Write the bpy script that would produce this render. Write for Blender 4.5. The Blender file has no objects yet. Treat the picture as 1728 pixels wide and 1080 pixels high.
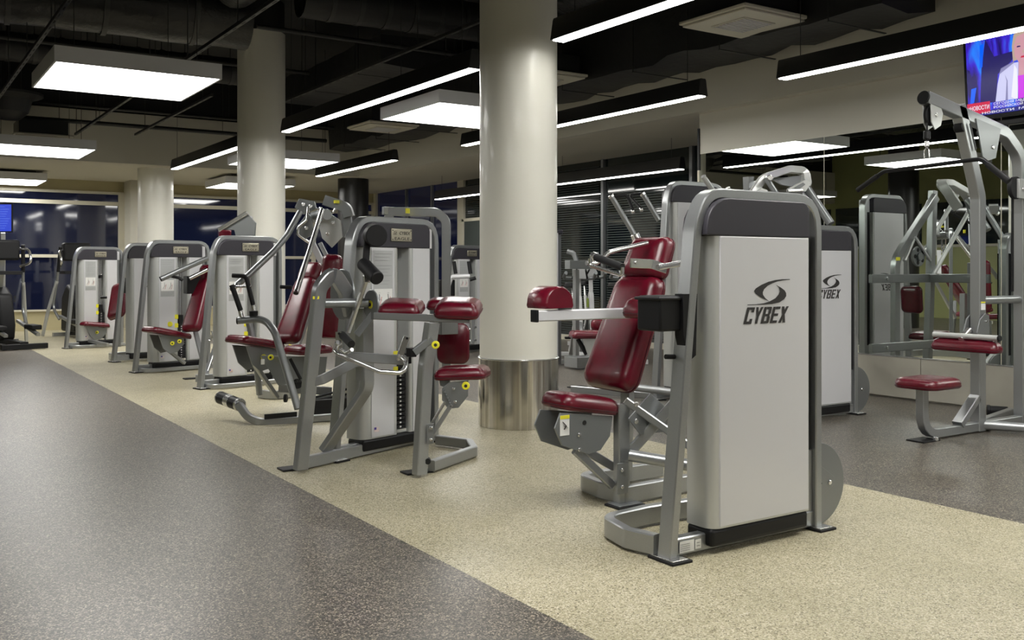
import bpy, math, random
from mathutils import Vector as V, Matrix
random.seed(7)
PI = math.pi
sc = bpy.context.scene
COL = sc.collection

# ------------------------------------------------------------ camera, world, exposure
FPX, HY, CXP, HCAM, YAW = 1630.0, 454.0, 864.0, 1.4, math.radians(33.4)
cam = bpy.data.cameras.new('camera'); cam.sensor_width = 36; cam.lens = 36 * FPX / 1728
cam.shift_y = -(540 - HY) / 1728; cam.clip_start = 0.05; cam.clip_end = 200
camo = bpy.data.objects.new('camera', cam); COL.objects.link(camo)
camo.location = (0, 0, HCAM); camo.rotation_euler = (PI / 2, 0, -YAW); sc.camera = camo
w = bpy.data.worlds.new('world'); sc.world = w; w.use_nodes = True
w.node_tree.nodes['Background'].inputs[0].default_value = (0.03, 0.045, 0.09, 1)
w.node_tree.nodes['Background'].inputs[1].default_value = 0.25
sc.view_settings.view_transform = 'Standard'; sc.view_settings.look = 'None'
sc.view_settings.gamma = 1; sc.view_settings.use_curve_mapping = False
sc.view_settings.exposure = 1.02
PANEL_E, STRIP_E = 7.5, 13.0
try:
    sc.cycles.use_denoising = True; sc.cycles.denoiser = 'OPENIMAGEDENOISE'
    sc.cycles.max_bounces = 8; sc.cycles.diffuse_bounces = 5; sc.cycles.glossy_bounces = 4
    sc.cycles.sample_clamp_indirect = 6
except Exception: pass

FW = V((math.sin(YAW), math.cos(YAW), 0)); RT = V((math.cos(YAW), -math.sin(YAW), 0)); UP = V((0, 0, 1))
def ray(px, py): return FW + RT * ((px - CXP) / FPX) + UP * (-(py - HY) / FPX)
def at(px, py, d): return V((0, 0, HCAM)) + ray(px, py) * d
def atZ(px, py, z): r = ray(px, py); return V((0, 0, HCAM)) + r * ((z - HCAM) / r.z)
def atY(px, py, y): r = ray(px, py); return V((0, 0, HCAM)) + r * (y / r.y)
def atX(px, py, x): r = ray(px, py); return V((0, 0, HCAM)) + r * (x / r.x)

# ------------------------------------------------------------ materials
MAT = {}
def mat(name, col, rough=0.5, metal=0.0, emit=None, es=1.0, coat=0.0, spec=0.5, noise=None, bump=None):
    m = bpy.data.materials.new(name); m.use_nodes = True; nt = m.node_tree; b = nt.nodes['Principled BSDF']
    b.inputs['Base Color'].default_value = (*col, 1); b.inputs['Roughness'].default_value = rough
    b.inputs['Metallic'].default_value = metal; b.inputs['Coat Weight'].default_value = coat
    b.inputs['Specular IOR Level'].default_value = spec
    if emit: b.inputs['Emission Color'].default_value = (*emit, 1); b.inputs['Emission Strength'].default_value = es
    tc = None
    if noise:      # (scale, colour2, lo, hi)
        tc = nt.nodes.new('ShaderNodeTexCoord'); n = nt.nodes.new('ShaderNodeTexNoise'); r = nt.nodes.new('ShaderNodeValToRGB')
        n.inputs['Scale'].default_value = noise[0]; n.inputs['Detail'].default_value = 3
        r.color_ramp.elements[0].position = noise[2]; r.color_ramp.elements[1].position = noise[3]
        r.color_ramp.elements[0].color = (*col, 1); r.color_ramp.elements[1].color = (*noise[1], 1)
        nt.links.new(tc.outputs['Object'], n.inputs['Vector']); nt.links.new(n.outputs['Fac'], r.inputs[0])
        nt.links.new(r.outputs[0], b.inputs['Base Color'])
    if bump:       # (scale, strength)
        tc = tc or nt.nodes.new('ShaderNodeTexCoord'); n = nt.nodes.new('ShaderNodeTexNoise'); bp = nt.nodes.new('ShaderNodeBump')
        n.inputs['Scale'].default_value = bump[0]; n.inputs['Detail'].default_value = 4; bp.inputs['Strength'].default_value = bump[1]
        bp.inputs['Distance'].default_value = 0.01
        nt.links.new(tc.outputs['Object'], n.inputs['Vector']); nt.links.new(n.outputs['Fac'], bp.inputs['Height'])
        nt.links.new(bp.outputs[0], b.inputs['Normal'])
    MAT[name] = m; return m
mat('frame_silver', (0.31, 0.32, 0.325), 0.30, 0.72, noise=(900, (0.38, 0.39, 0.395), .4, .6))
mat('frame_dark', (0.20, 0.21, 0.215), 0.4, 0.5)
mat('chrome', (0.72, 0.72, 0.72), 0.22, 0.95)
mat('steel_plate', (0.25, 0.26, 0.265), 0.34, 0.6)
mat('shroud', (0.60, 0.60, 0.62), 0.33, 0.12, coat=.25)
mat('shroud_trim', (0.54, 0.55, 0.54), 0.3, 0.45)
mat('cap', (0.036, 0.034, 0.042), 0.40, spec=.35)
mat('black', (0.006, 0.006, 0.007), 0.42, spec=.3)
mat('rubber', (0.009, 0.009, 0.010), 0.55, spec=.3)
mat('void', (0.006, 0.006, 0.006), 0.8)
mat('vinyl', (0.115, 0.0025, 0.013), 0.27, coat=.12, bump=(260, .10), noise=(9, (0.085, 0.002, 0.009), .35, .65))
mat('seam', (0.05, 0.004, 0.01), 0.6)
mat('yellow', (0.75, 0.70, 0.03), 0.4)
mat('white', (0.75, 0.75, 0.73), 0.5)
mat('ink', (0.02, 0.018, 0.018), 0.5)
mat('print_grey', (0.42, 0.43, 0.43), 0.5)
mat('red_print', (0.6, 0.05, 0.04), 0.5)
mat('blue_print', (0.03, 0.06, 0.4), 0.5)
mat('brass', (0.50, 0.46, 0.36), 0.35, 0.8)
mat('column_paint', (0.76, 0.745, 0.67), 0.40, coat=.15, bump=(30, .05))
mat('steel_sleeve', (0.60, 0.57, 0.52), 0.16, 1.0)
_n = MAT['steel_sleeve'].node_tree; _tc = _n.nodes.new('ShaderNodeTexCoord'); _mp = _n.nodes.new('ShaderNodeMapping'); _no = _n.nodes.new('ShaderNodeTexNoise'); _bp = _n.nodes.new('ShaderNodeBump'); _r = _n.nodes.new('ShaderNodeValToRGB')
_mp.inputs['Scale'].default_value = (26, 26, .15); _no.inputs['Scale'].default_value = 1; _no.inputs['Detail'].default_value = 4; _bp.inputs['Strength'].default_value = .5; _bp.inputs['Distance'].default_value = .004
_r.color_ramp.elements[0].position = .35; _r.color_ramp.elements[0].color = (.40, .37, .33, 1); _r.color_ramp.elements[1].position = .65; _r.color_ramp.elements[1].color = (.74, .72, .68, 1)  # upright streaks in the colour: brushed grain, partly painted reflections
_n.links.new(_tc.outputs['Object'], _mp.inputs[0]); _n.links.new(_mp.outputs[0], _no.inputs['Vector']); _n.links.new(_no.outputs['Fac'], _bp.inputs['Height']); _n.links.new(_bp.outputs[0], _n.nodes['Principled BSDF'].inputs['Normal'])
_n.links.new(_no.outputs['Fac'], _r.inputs[0]); _n.links.new(_r.outputs[0], _n.nodes['Principled BSDF'].inputs['Base Color'])
mat('wall_paint', (0.55, 0.53, 0.46), 0.6, bump=(60, .04))
mat('ceiling_paint', (0.58, 0.55, 0.47), 0.65)
mat('cream_frame', (0.55, 0.52, 0.42), 0.5)
mat('skirt', (0.42, 0.40, 0.34), 0.16, 0.0, coat=.6, noise=(2.2, (0.36, 0.34, 0.29), .35, .65))
mat('mirror', (0.80, 0.84, 0.81), 0.0, 1.0)
mat('ceiling_black', (0.010, 0.010, 0.011), 0.75, bump=(5, .6))
mat('duct_black', (0.016, 0.016, 0.017), 0.55, bump=(9, .8))
mat('foil_duct', (0.018, 0.018, 0.019), 0.35, 0.3, bump=(14, 1.0))
mat('tray_metal', (0.045, 0.045, 0.045), 0.5, 0.4)
mat('lamp_black', (0.03, 0.03, 0.03), 0.35, 0.3)
mat('lamp_side', (0.62, 0.62, 0.64), 0.5)
mat('cassette_white', (0.62, 0.59, 0.50), 0.5)
mat('diffuser', (0.9, 0.9, 0.9), 0.5, emit=(1.0, 0.985, 0.94), es=PANEL_E)
mat('strip', (0.9, 0.9, 0.9), 0.5, emit=(1.0, 0.985, 0.93), es=STRIP_E)
mat('night_glass', (0.004, 0.006, 0.018), 0.05, 0.0, spec=.9, emit=(0.0008, 0.001, 0.004), es=1)
mat('office_glass', (0.012, 0.018, 0.018), 0.05, 0.0, spec=.8)
mat('dark_column', (0.012, 0.011, 0.010), 0.35)
mat('blind', (0.045, 0.055, 0.052), 0.6)
mat('duct_tape', (0.2, 0.2, 0.2), 0.5)
mat('tan', (0.42, 0.37, 0.22), 0.6)
mat('olive_wall', (0.30, 0.31, 0.13), 0.4)
mat('green_paint', (0.25, 0.33, 0.05), 0.4)
mat('white_paint', (0.6, 0.6, 0.6), 0.35)
def emat(n, c, s=0.5): mat(n, (0.01, 0.01, 0.01), 0.3, emit=c, es=s)
emat('tv_blue', (0.03, 0.03, 0.55)); emat('tv_dark', (0.015, 0.01, 0.12)); emat('tv_cyan', (0.0, 0.12, 1.0)); emat('tv_skin', (0.62, 0.32, 0.38))
emat('tv_violet', (0.09, 0.03, 0.85)); emat('tv_hair', (0.50, 0.38, 0.30)); emat('tv_jacket', (0.62, 0.62, 0.90)); emat('tv_pink', (0.62, 0.04, 0.80)); emat('tv_red', (0.60, 0.01, 0.06))
emat('tv_navy', (0.02, 0.02, 0.22)); emat('tv_white', (0.85, 0.85, 0.95)); emat('tv_fold', (0.25, 0.24, 0.45))
emat('menu_blue', (0.02, 0.05, 0.50), .6); emat('menu_text', (0.25, 0.4, 1.0), .6)
_m = MAT['tv_blue']; _n = _m.node_tree; _tc = _n.nodes.new('ShaderNodeTexCoord'); _mp = _n.nodes.new('ShaderNodeMapping'); _no = _n.nodes.new('ShaderNodeTexNoise'); _r = _n.nodes.new('ShaderNodeValToRGB')
_mp.inputs['Scale'].default_value = (1, 9, 2.2); _no.inputs['Scale'].default_value = 1.0; _no.inputs['Detail'].default_value = 5; _no.inputs['Distortion'].default_value = .8
_r.color_ramp.elements[0].position = .36; _r.color_ramp.elements[0].color = (0.012, 0.004, 0.12, 1); _r.color_ramp.elements[1].position = .66; _r.color_ramp.elements[1].color = (0.02, 0.22, 1.0, 1)
_e = _r.color_ramp.elements.new(.5); _e.color = (0.05, 0.02, 0.62, 1)
_n.links.new(_tc.outputs['Object'], _mp.inputs[0]); _n.links.new(_mp.outputs[0], _no.inputs['Vector']); _n.links.new(_no.outputs['Fac'], _r.inputs[0]); _n.links.new(_r.outputs[0], _n.nodes['Principled BSDF'].inputs['Emission Color'])

def floor_mat(name, cols, sc1, rough, spec=.5):
    """rubber granulate: random-coloured crumbs (Voronoi cells) with slow variation over the sheet"""
    m = bpy.data.materials.new(name); m.use_nodes = True; nt = m.node_tree; p = nt.nodes['Principled BSDF']; L = nt.links.new
    tc = nt.nodes.new('ShaderNodeTexCoord'); v = nt.nodes.new('ShaderNodeTexVoronoi'); v.inputs['Scale'].default_value = sc1
    sep = nt.nodes.new('ShaderNodeSeparateColor'); r = nt.nodes.new('ShaderNodeValToRGB'); r.color_ramp.interpolation = 'CONSTANT'
    e = r.color_ramp.elements; n = len(cols)
    for k, (pos, c) in enumerate(cols):
        x = e[k] if k < 2 else e.new(pos)
        x.position = pos; x.color = (*c, 1)
    n2 = nt.nodes.new('ShaderNodeTexNoise'); n2.inputs['Scale'].default_value = 1.3; n2.inputs['Detail'].default_value = 4
    r2 = nt.nodes.new('ShaderNodeValToRGB'); r2.color_ramp.elements[0].color = (.84, .84, .80, 1); r2.color_ramp.elements[1].color = (1.05, 1.05, 1.05, 1)
    r2.color_ramp.elements[0].position = .3; r2.color_ramp.elements[1].position = .7
    mx = nt.nodes.new('ShaderNodeMixRGB'); mx.blend_type = 'MULTIPLY'; mx.inputs[0].default_value = 1
    L(tc.outputs['Object'], v.inputs['Vector']); L(v.outputs['Color'], sep.inputs[0]); L(sep.outputs[0], r.inputs[0]); L(tc.outputs['Object'], n2.inputs['Vector'])
    L(n2.outputs['Fac'], r2.inputs[0]); L(r.outputs[0], mx.inputs[1]); L(r2.outputs[0], mx.inputs[2]); L(mx.outputs[0], p.inputs['Base Color'])
    p.inputs['Roughness'].default_value = rough; p.inputs['Specular IOR Level'].default_value = spec
    MAT[name] = m
floor_mat('floor_dark', [(0, (0.020, 0.017, 0.015)), (.30, (0.060, 0.052, 0.045)), (.52, (0.11, 0.096, 0.082)), (.74, (0.20, 0.175, 0.145)), (.92, (0.36, 0.31, 0.235))], 170, .36, .6)
floor_mat('floor_beige', [(0, (0.13, 0.115, 0.065)), (.09, (0.27, 0.235, 0.15)), (.30, (0.37, 0.335, 0.22)), (.60, (0.44, 0.40, 0.285)), (.85, (0.55, 0.51, 0.40))], 170, .40, .45)

# ------------------------------------------------------------ mesh helpers
class Thing:
    def __init__(s, name, label, cat, loc=(0, 0, 0), rz=0.0, group=None, kind=None, world=True):
        s.o = bpy.data.objects.new(name, None); COL.objects.link(s.o); s.o.empty_display_size = .1
        s.loc = V(loc); s.o.location = s.loc; s.o.rotation_euler = (0, 0, rz)
        if label: s.o['label'] = label
        if cat: s.o['category'] = cat
        if group: s.o['group'] = group
        if kind: s.o['kind'] = kind
        s.inv = (Matrix.Translation(s.loc) @ Matrix.Rotation(rz, 4, 'Z')).inverted(); s.world = world
    def mesh(s, name, vs, fs, m, parent=None, ang=35, kind=None, label=None, bevel=0):
        vs = [V(v) for v in vs]
        if s.world: vs = [s.inv @ v for v in vs]
        return raw(name, vs, fs, m, parent or s.o, ang, kind, label, bevel)
def raw(name, vs, fs, m, parent=None, ang=35, kind=None, label=None, bevel=0):
    me = bpy.data.meshes.new(name); me.from_pydata([tuple(v) for v in vs], [], fs)
    me.materials.append(MAT[m]); me.update()
    bmfix(me)
    me.shade_smooth(); me.set_sharp_from_angle(angle=math.radians(ang))
    o = bpy.data.objects.new(name, me); COL.objects.link(o)
    if parent is not None: o.parent = parent
    if kind: o['kind'] = kind
    if label: o['label'] = label
    if bevel:
        b = o.modifiers.new('bevel', 'BEVEL'); b.width = bevel; b.segments = 3; b.limit_method = 'ANGLE'; b.angle_limit = math.radians(40)
    return o
import bmesh
def bmfix(me):
    bm = bmesh.new(); bm.from_mesh(me); bmesh.ops.recalc_face_normals(bm, faces=bm.faces); bm.to_mesh(me); bm.free()
def fillet(pts, r, n=5):
    pts = [V(p) for p in pts]
    if len(pts) < 3 or not r: return pts
    out = [pts[0]]
    for i in range(1, len(pts) - 1):
        a, b, c = pts[i - 1], pts[i], pts[i + 1]
        d1 = (a - b); d2 = (c - b); l1, l2 = d1.length, d2.length; d1.normalize(); d2.normalize()
        th = d1.angle(d2, PI)
        if th > PI - .05: out.append(b); continue
        rr = r[min(i - 1, len(r) - 1)] if isinstance(r, (list, tuple)) else r
        t = min(rr / math.tan(th / 2), l1 * .49, l2 * .49)
        p1, p2 = b + d1 * t, b + d2 * t
        for k in range(n + 1):
            s = k / n; out.append(p1 * (1 - s) ** 2 + b * 2 * s * (1 - s) + p2 * s * s)
    out.append(pts[-1]); return out
def frames(pts, n=None):
    T = []
    for i in range(len(pts)):
        a = pts[max(0, i - 1)]; b = pts[min(len(pts) - 1, i + 1)]; t = (b - a); t.normalize(); T.append(t)
    fr = []; prev = None
    for t in T:
        if n is not None: u = V(n)
        elif prev is not None: u = prev
        else: u = V((0, 0, 1)) if abs(t.z) < .9 else V((0, 1, 0))
        u = u - t * u.dot(t)
        if u.length < 1e-4: u = V((1, 0, 0)) - t * t.x
        u.normalize(); prev = u; fr.append((u, u.cross(t)))
    return T, fr
def sweep(pts, sec, n=None, closed=False):
    """sec: list of (side, up) offsets"""
    T, fr = frames(pts, n); vs = []; fs = []; k = len(sec)
    for i, p in enumerate(pts):
        u, s = fr[i]; f = 1.0
        for a, b in sec: vs.append(p + s * a + u * b)
    for i in range(len(pts) - 1):
        for j in range(k):
            j2 = (j + 1) % k; fs.append((i * k + j, i * k + j2, (i + 1) * k + j2, (i + 1) * k + j))
    fs.append(tuple(range(k))); fs.append(tuple((len(pts) - 1) * k + j for j in range(k)))
    return vs, fs
def rsec(w, h, c=.006):
    a, b = w / 2, h / 2; c = min(c, a * .45, b * .45)
    return [(-a + c, -b), (a - c, -b), (a, -b + c), (a, b - c), (a - c, b), (-a + c, b), (-a, b - c), (-a, -b + c)]
def csec(r, n=14): return [(r * math.cos(2 * PI * i / n), r * math.sin(2 * PI * i / n)) for i in range(n)]
def bar(t, name, m, pts, w, h, n=None, r=0, parent=None, c=.006, label=None, kind=None):
    vs, fs = sweep(fillet(pts, r), rsec(w, h, c), n); return t.mesh(name, vs, fs, m, parent, label=label, kind=kind)
def tube(t, name, m, pts, rad, r=0, parent=None, n=14, label=None, kind=None):
    vs, fs = sweep(fillet(pts, r), csec(rad, n)); return t.mesh(name, vs, fs, m, parent, label=label, kind=kind)
def joined(t, name, m, items, parent=None, kind=None, label=None):
    """several bars joined into one part: items = list of (pts, w, h)"""
    V_, F_ = [], []
    for it in items:
        vs, fs = sweep([V(p) for p in it[0]], rsec(it[1], it[2], .002) if it[2] else csec(it[1], 8)); k = len(V_); V_ += vs; F_ += [tuple(q + k for q in f) for f in fs]
    return t.mesh(name, V_, F_, m, parent, kind=kind, label=label)
def box(t, name, m, lo, hi, parent=None, bevel=.004, label=None, kind=None):
    (x0, y0, z0), (x1, y1, z1) = lo, hi
    vs = [(x0, y0, z0), (x1, y0, z0), (x1, y1, z0), (x0, y1, z0), (x0, y0, z1), (x1, y0, z1), (x1, y1, z1), (x0, y1, z1)]
    fs = [(0, 3, 2, 1), (4, 5, 6, 7), (0, 1, 5, 4), (1, 2, 6, 5), (2, 3, 7, 6), (3, 0, 4, 7)]
    if t is None: return raw(name, vs, fs, m, parent, label=label, kind=kind, bevel=bevel)
    return t.mesh(name, vs, fs, m, parent, label=label, kind=kind, bevel=bevel)
def plate(t, name, m, poly, nrm, th, parent=None, bevel=.002, label=None):
    n = V(nrm).normalized(); k = len(poly); P = [V(p) for p in poly]
    vs = [p - n * th / 2 for p in P] + [p + n * th / 2 for p in P]
    fs = [tuple(range(k)), tuple(range(k, 2 * k))] + [(i, (i + 1) % k, (i + 1) % k + k, i + k) for i in range(k)]
    return t.mesh(name, vs, fs, m, parent, label=label, bevel=bevel, ang=30)
def disc(t, name, m, c, ax, r, th, parent=None, n=28, label=None, c2=.004):
    ax = V(ax).normalized(); c = V(c); c2 = min(c2, th * .3, r * .3)
    u = ax.orthogonal().normalized(); s = ax.cross(u)
    vs = []; L = [(-th / 2, r - c2), (-th / 2 + c2, r), (th / 2 - c2, r), (th / 2, r - c2)]
    for h, rr in L:
        for i in range(n): a = 2 * PI * i / n; vs.append(c + ax * h + u * rr * math.cos(a) + s * rr * math.sin(a))
    fs = [(l * n + i, l * n + (i + 1) % n, (l + 1) * n + (i + 1) % n, (l + 1) * n + i) for l in range(3) for i in range(n)]
    fs += [tuple(range(n)), tuple(3 * n + i for i in range(n))]
    return t.mesh(name, vs, fs, m, parent, label=label)
def cyl(t, name, m, p, q, r, parent=None, n=20, label=None):
    p, q = V(p), V(q); return disc(t, name, m, (p + q) / 2, q - p, r, (q - p).length, parent, n, label, c2=.006)
def pad(t, name, m, c, u, v, lu, lv, th, parent=None, taper=0.0, cr=.06, label=None, seam=True, soft=.5):
    """upholstered pad: outline in the u-v plane (lu along u, lv along v), thickness along u x v; taper narrows v at +u"""
    c, u, v = V(c), V(u).normalized(), V(v); v = (v - u * v.dot(u)).normalized(); n = u.cross(v)
    ol = []
    for sx, sy, a0 in ((1, 1, 0), (-1, 1, 90), (-1, -1, 180), (1, -1, 270)):
        for k in range(6):
            a = math.radians(a0 + 18 * k); x = sx * (lu / 2 - cr) + cr * math.cos(a); y = sy * (lv / 2 - cr) + cr * math.sin(a); ol.append((x, y))
    for i in range(len(ol)):
        x, y = ol[i]; ol[i] = (x, y * (1 - taper * (x / lu + .5)))
    K = len(ol); vs = []; i0 = th * .10
    layers = [(i0, 0), (0, th * .12), (0, th * (1 - soft)), (th * soft * .28, th * (1 - soft * .38)), (th * soft * .8, th * (1 - soft * .08)), (th * soft * 1.6, th)]
    for ins, h in layers:
        for x, y in ol:
            fx = 1 - ins / (lu / 2); fy = 1 - ins / (lv / 2); vs.append(c + u * x * fx + v * y * fy + n * h)
    L = len(layers)
    fs = [(l * K + i, l * K + (i + 1) % K, (l + 1) * K + (i + 1) % K, (l + 1) * K + i) for l in range(L - 1) for i in range(K)]
    fs += [tuple(range(K)), tuple((L - 1) * K + i for i in range(K))]
    o = t.mesh(name, vs, fs, m, parent, ang=60, label=label)
    if seam:
        ring = [c + u * x * 1.004 + v * y * 1.006 + n * th * .22 for x, y in ol]; ring.append(ring[0])
        sv, sf = sweep(ring, csec(.0025, 5)); t.mesh('piping', sv, sf, 'seam', o)
    return o
def text(t, name, m, s, c, ux, uz, size, parent=None, align='CENTER', shear=0, off=0.0, width=None):
    cu = bpy.data.curves.new(name, 'FONT'); cu.body = s; cu.size = 1; cu.align_x = align; cu.align_y = 'CENTER'; cu.shear = shear; cu.offset = off; cu.resolution_u = 2
    tmp = bpy.data.objects.new('tmp', cu); COL.objects.link(tmp)
    dg = bpy.context.evaluated_depsgraph_get(); me = bpy.data.meshes.new_from_object(tmp.evaluated_get(dg)); bpy.data.objects.remove(tmp)
    ux, uz, c = V(ux).normalized(), V(uz).normalized(), V(c)
    w0 = max(v.co.x for v in me.vertices) - min(v.co.x for v in me.vertices); kx = (width / w0) if width else size
    vs = [c + ux * v.co.x * kx + uz * v.co.y * size for v in me.vertices]; fs = [tuple(p.vertices) for p in me.polygons]
    o = t.mesh(name, vs, fs, m, parent); bpy.data.meshes.remove(me); return o

# ---- the swoosh emblem with slanted block letters, as a thin decal
E1 = [(950, 200), (820, 200), (700, 212), (580, 240), (460, 290), (370, 345), (343, 385), (370, 430), (440, 485), (520, 525), (600, 562), (530, 505), (492, 450), (488, 410), (510, 360), (570, 305), (650, 265), (740, 235), (850, 217), (950, 212)]
E2 = [(700, 285), (760, 335), (777, 400), (755, 450), (700, 510), (600, 560), (500, 588), (380, 600), (235, 602), (235, 613), (500, 612), (640, 605), (770, 580), (850, 530), (887, 480), (885, 430), (860, 385), (800, 340)]
LT = {'C': [[(0, 0), (1, 0), (1, .62), (.66, .62), (.66, .32), (.34, .32), (.34, 1.68), (.66, 1.68), (.66, 1.4), (1, 1.4), (1, 2), (0, 2)]],
      'Y': [[(.33, 0), (.68, 0), (.68, .85), (1.05, 2), (.7, 2), (.5, 1.3), (.34, 2), (-.02, 2), (.33, .85)]],
      'B': [[(0, 0), (.34, 0), (.34, 2), (0, 2)], [(.34, 0), (.9, 0), (1, .1), (1, .3), (.34, .3)], [(.34, .86), (.92, .86), (.92, 1.14), (.34, 1.14)], [(.34, 1.7), (1, 1.7), (1, 1.92), (.92, 2), (.34, 2)], [(.67, .3), (1, .3), (1, .8), (.92, .86), (.67, .86)], [(.67, 1.14), (.92, 1.14), (1, 1.2), (1, 1.7), (.67, 1.7)]],
      'E': [[(0, 0), (.34, 0), (.34, 2), (0, 2)], [(.34, 0), (.95, 0), (.95, .32), (.34, .32)], [(.34, .84), (.9, .84), (.9, 1.16), (.34, 1.16)], [(.34, 1.68), (1, 1.68), (1, 2), (.34, 2)]],
      'X': [[(0, 0), (.36, 0), (1.02, 2), (.66, 2)], [(.66, 0), (1.02, 0), (.36, 2), (0, 2)]]}
def logo(t, c, ux, uz, W=.345, H=.225, m='ink', parent=None, name='logo_print', letters_only=False):
    c, ux, uz = V(c), V(ux), V(uz); n = ux.cross(uz); vs, fs = [], []
    def add(poly, lift=0):
        k = len(vs)
        for x, y in poly: vs.append(c + ux * ((x - 557) / 785 * W) + uz * (-(y - 560) / 720 * H) + n * lift)
        fs.append(tuple(range(k, k + len(poly))))
    if True:
        for E in (E1, E2): add(E)
    x0 = 168
    for ch, wd in (('C', 128), ('Y', 112), ('B', 128), ('E', 122), ('X', 118)):
        for j, P in enumerate(LT[ch]):
            add([(x0 + x * wd + y * .5 * 66, 918 - y * .5 * 268 - 2) for x, y in P], .0002 * j)
        x0 += wd + 22
    return t.mesh(name, vs, fs, m, parent)

# ============================================================ STRUCTURE
X_MIR, Y_MIR, X_GL, Y_FAR, Z_LOW, Z_DECK = 9.22, 9.42, 11.5, 24.3, 3.47, 5.4
XL, YB = -7.0, -6.0
def sbox(name, m, lo, hi, parent=None, bevel=0, kind='structure'):
    o = box(None, name, m, lo, hi, parent, bevel)
    if parent is None: o['kind'] = kind
    return o
sbox('floor', 'floor_dark', (XL, YB, -.1), (2.268, 20.7, 0))
sbox('floor', 'floor_beige', (2.268, YB, -.1), (5.27, 20.7, 0.0005))
sbox('floor', 'floor_dark', (5.27, YB, -.1), (X_MIR + 4, 20.7, 0))
sbox('floor', 'floor_beige', (XL, 20.7, -.1), (X_GL + 1.7, Y_FAR + .3, 0.0005))
sbox('ceiling', 'ceiling_black', (XL, YB, Z_DECK), (X_MIR + .2, 20.2, Z_DECK + .1))
sbox('ceiling', 'ceiling_paint', (XL, 20.0, Z_LOW), (X_GL + .1, Y_FAR + .1, Z_LOW + .1))
sbox('ceiling', 'ceiling_paint', (9.1, 7.0, Z_LOW + .001), (X_GL + .1, 20.0, Z_LOW + .1))
sbox('ceiling', 'ceiling_paint', (9.1, YB, Z_LOW + .001), (9.36, 7.0, Z_LOW + .1))
sbox('trim_1', 'wall_paint', (XL, 19.95, Z_LOW - .0), (9.1, 20.05, 4.45))             # fascia across the far end
sbox('trim_2', 'wall_paint', (9.05, YB, Z_LOW - .0), (9.15, 20.0, 4.75))            # fascia along the right
sbox('trim_3', 'ceiling_black', (XL, 20.06, 4.45), (9.1, 20.2, Z_DECK))
sbox('trim_4', 'ceiling_black', (9.16, YB, 4.6), (9.3, 20.0, Z_DECK))
sbox('wall_left', 'wall_paint', (XL - .1, YB, 0), (XL, Y_FAR, Z_DECK))
wl_ = [o for o in COL.objects if o.name.startswith('wall_left')][0]; wl_.data.materials.clear(); wl_.data.materials.append(MAT['olive_wall'])
for k in range(9):
    y_ = -5.5 + k * 3.2
    sbox('glass_pane', 'office_glass', (XL, y_, 2.1), (XL + .03, y_ + 3.0, 3.3), wl_)
    sbox('transom', 'cream_frame', (XL, y_, 2.02), (XL + .05, y_ + 3.2, 2.09), wl_)
sbox('wall_back', 'wall_paint', (XL, YB - .1, 0), (X_MIR + .3, YB, Z_DECK))
# --- mirror wall on the right
wr = sbox('wall_right', 'wall_paint', (X_MIR + .02, YB, 0), (X_MIR + .14, Y_MIR, Z_LOW))
sbox('wall_head', 'wall_paint', (X_MIR, YB, 2.935), (X_MIR + .02, Y_MIR, Z_LOW), wr)
ys = [Y_MIR - .01, 7.382, 5.265, 3.15, 1.03, -1.09, -3.2, -5.3]
for a, b in zip(ys[:-1], ys[1:]):
    sbox('mirror_pane', 'mirror', (X_MIR - .004, b + .004, .457), (X_MIR + .018, a - .004, 2.935), wr)
    sbox('mirror_edge', 'cream_frame', (X_MIR - .0045, b - .004, .457), (X_MIR + .0, b + .004, 2.935), wr)
ys = [Y_MIR - .01, 7.9, 6.13, 4.36, 2.6, .8, -1, -3, -5.5]
for a, b in zip(ys[:-1], ys[1:]):
    sbox('skirting_panel', 'skirt', (X_MIR - .02, b + .004, .02), (X_MIR + .018, a - .004, .45), wr, bevel=.003)
sbox('sill_rail', 'chrome', (X_MIR - .024, YB, .45), (X_MIR + .0, Y_MIR, .462), wr)
sbox('corner_post', 'cream_frame', (X_MIR - .02, Y_MIR - .012, 0), (X_MIR + .16, Y_MIR + .02, 2.72), wr)
sbox('corner_cover', 'black', (X_MIR - .02, Y_MIR - .012, 2.72), (X_MIR + .16, Y_MIR + .02, 3.28), wr)
# --- glazed office wall with blinds in the recess on the right
wg = sbox('wall_office', 'cream_frame', (X_GL + .9, Y_MIR, 0), (X_GL + 1.0, Y_FAR, Z_LOW))
wg.data.materials.clear(); wg.data.materials.append(MAT['office_glass'])
win = Thing('window_2', None, None, (X_GL, 16, 0), kind='structure')
mull = [24.2, 22.34, 20.97, 19.55, 17.2, 14.27, 11.9, 9.45]
for i, y in enumerate(mull):
    wd = .075 if i in (0,) else (.14 if i == 3 else .035)
    box(win, 'mullion', 'cream_frame' if i in (0, 3) else 'steel_plate', (X_GL - .06, y - wd, 0), (X_GL + .04, y + wd, Z_LOW), bevel=0)
for a, b in zip(mull[:-1], mull[1:]):
    box(win, 'pane', 'office_glass' if a < 20 else 'night_glass', (X_GL, b + .03, .1), (X_GL + .02, a - .03, Z_LOW), bevel=0)
box(win, 'bottom_rail', 'cream_frame', (X_GL - .04, Y_MIR, 0), (X_GL + .03, Y_FAR, .1), bevel=0)
for a, b in ((19.4, 17.3), (17.1, 14.35), (14.2, 12.0), (11.8, 9.5)):
    joined(win, 'blind_slats', 'blind', [([(X_GL - .03, b + .05, z * .045 + .15), (X_GL - .03, a - .05, z * .045 + .15)], .022, .012) for z in range(0, 72 if a > 14.3 else 60)], kind='stuff')
dr = Thing('door_1', None, None, (X_GL - .08, 19, 0), kind='structure')
for y0, y1 in ((19.42, 19.34), (18.5, 18.42)): box(dr, 'jamb', 'cream_frame', (X_GL - .1, y1, 0), (X_GL - .04, y0, 2.56), bevel=0)
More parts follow.
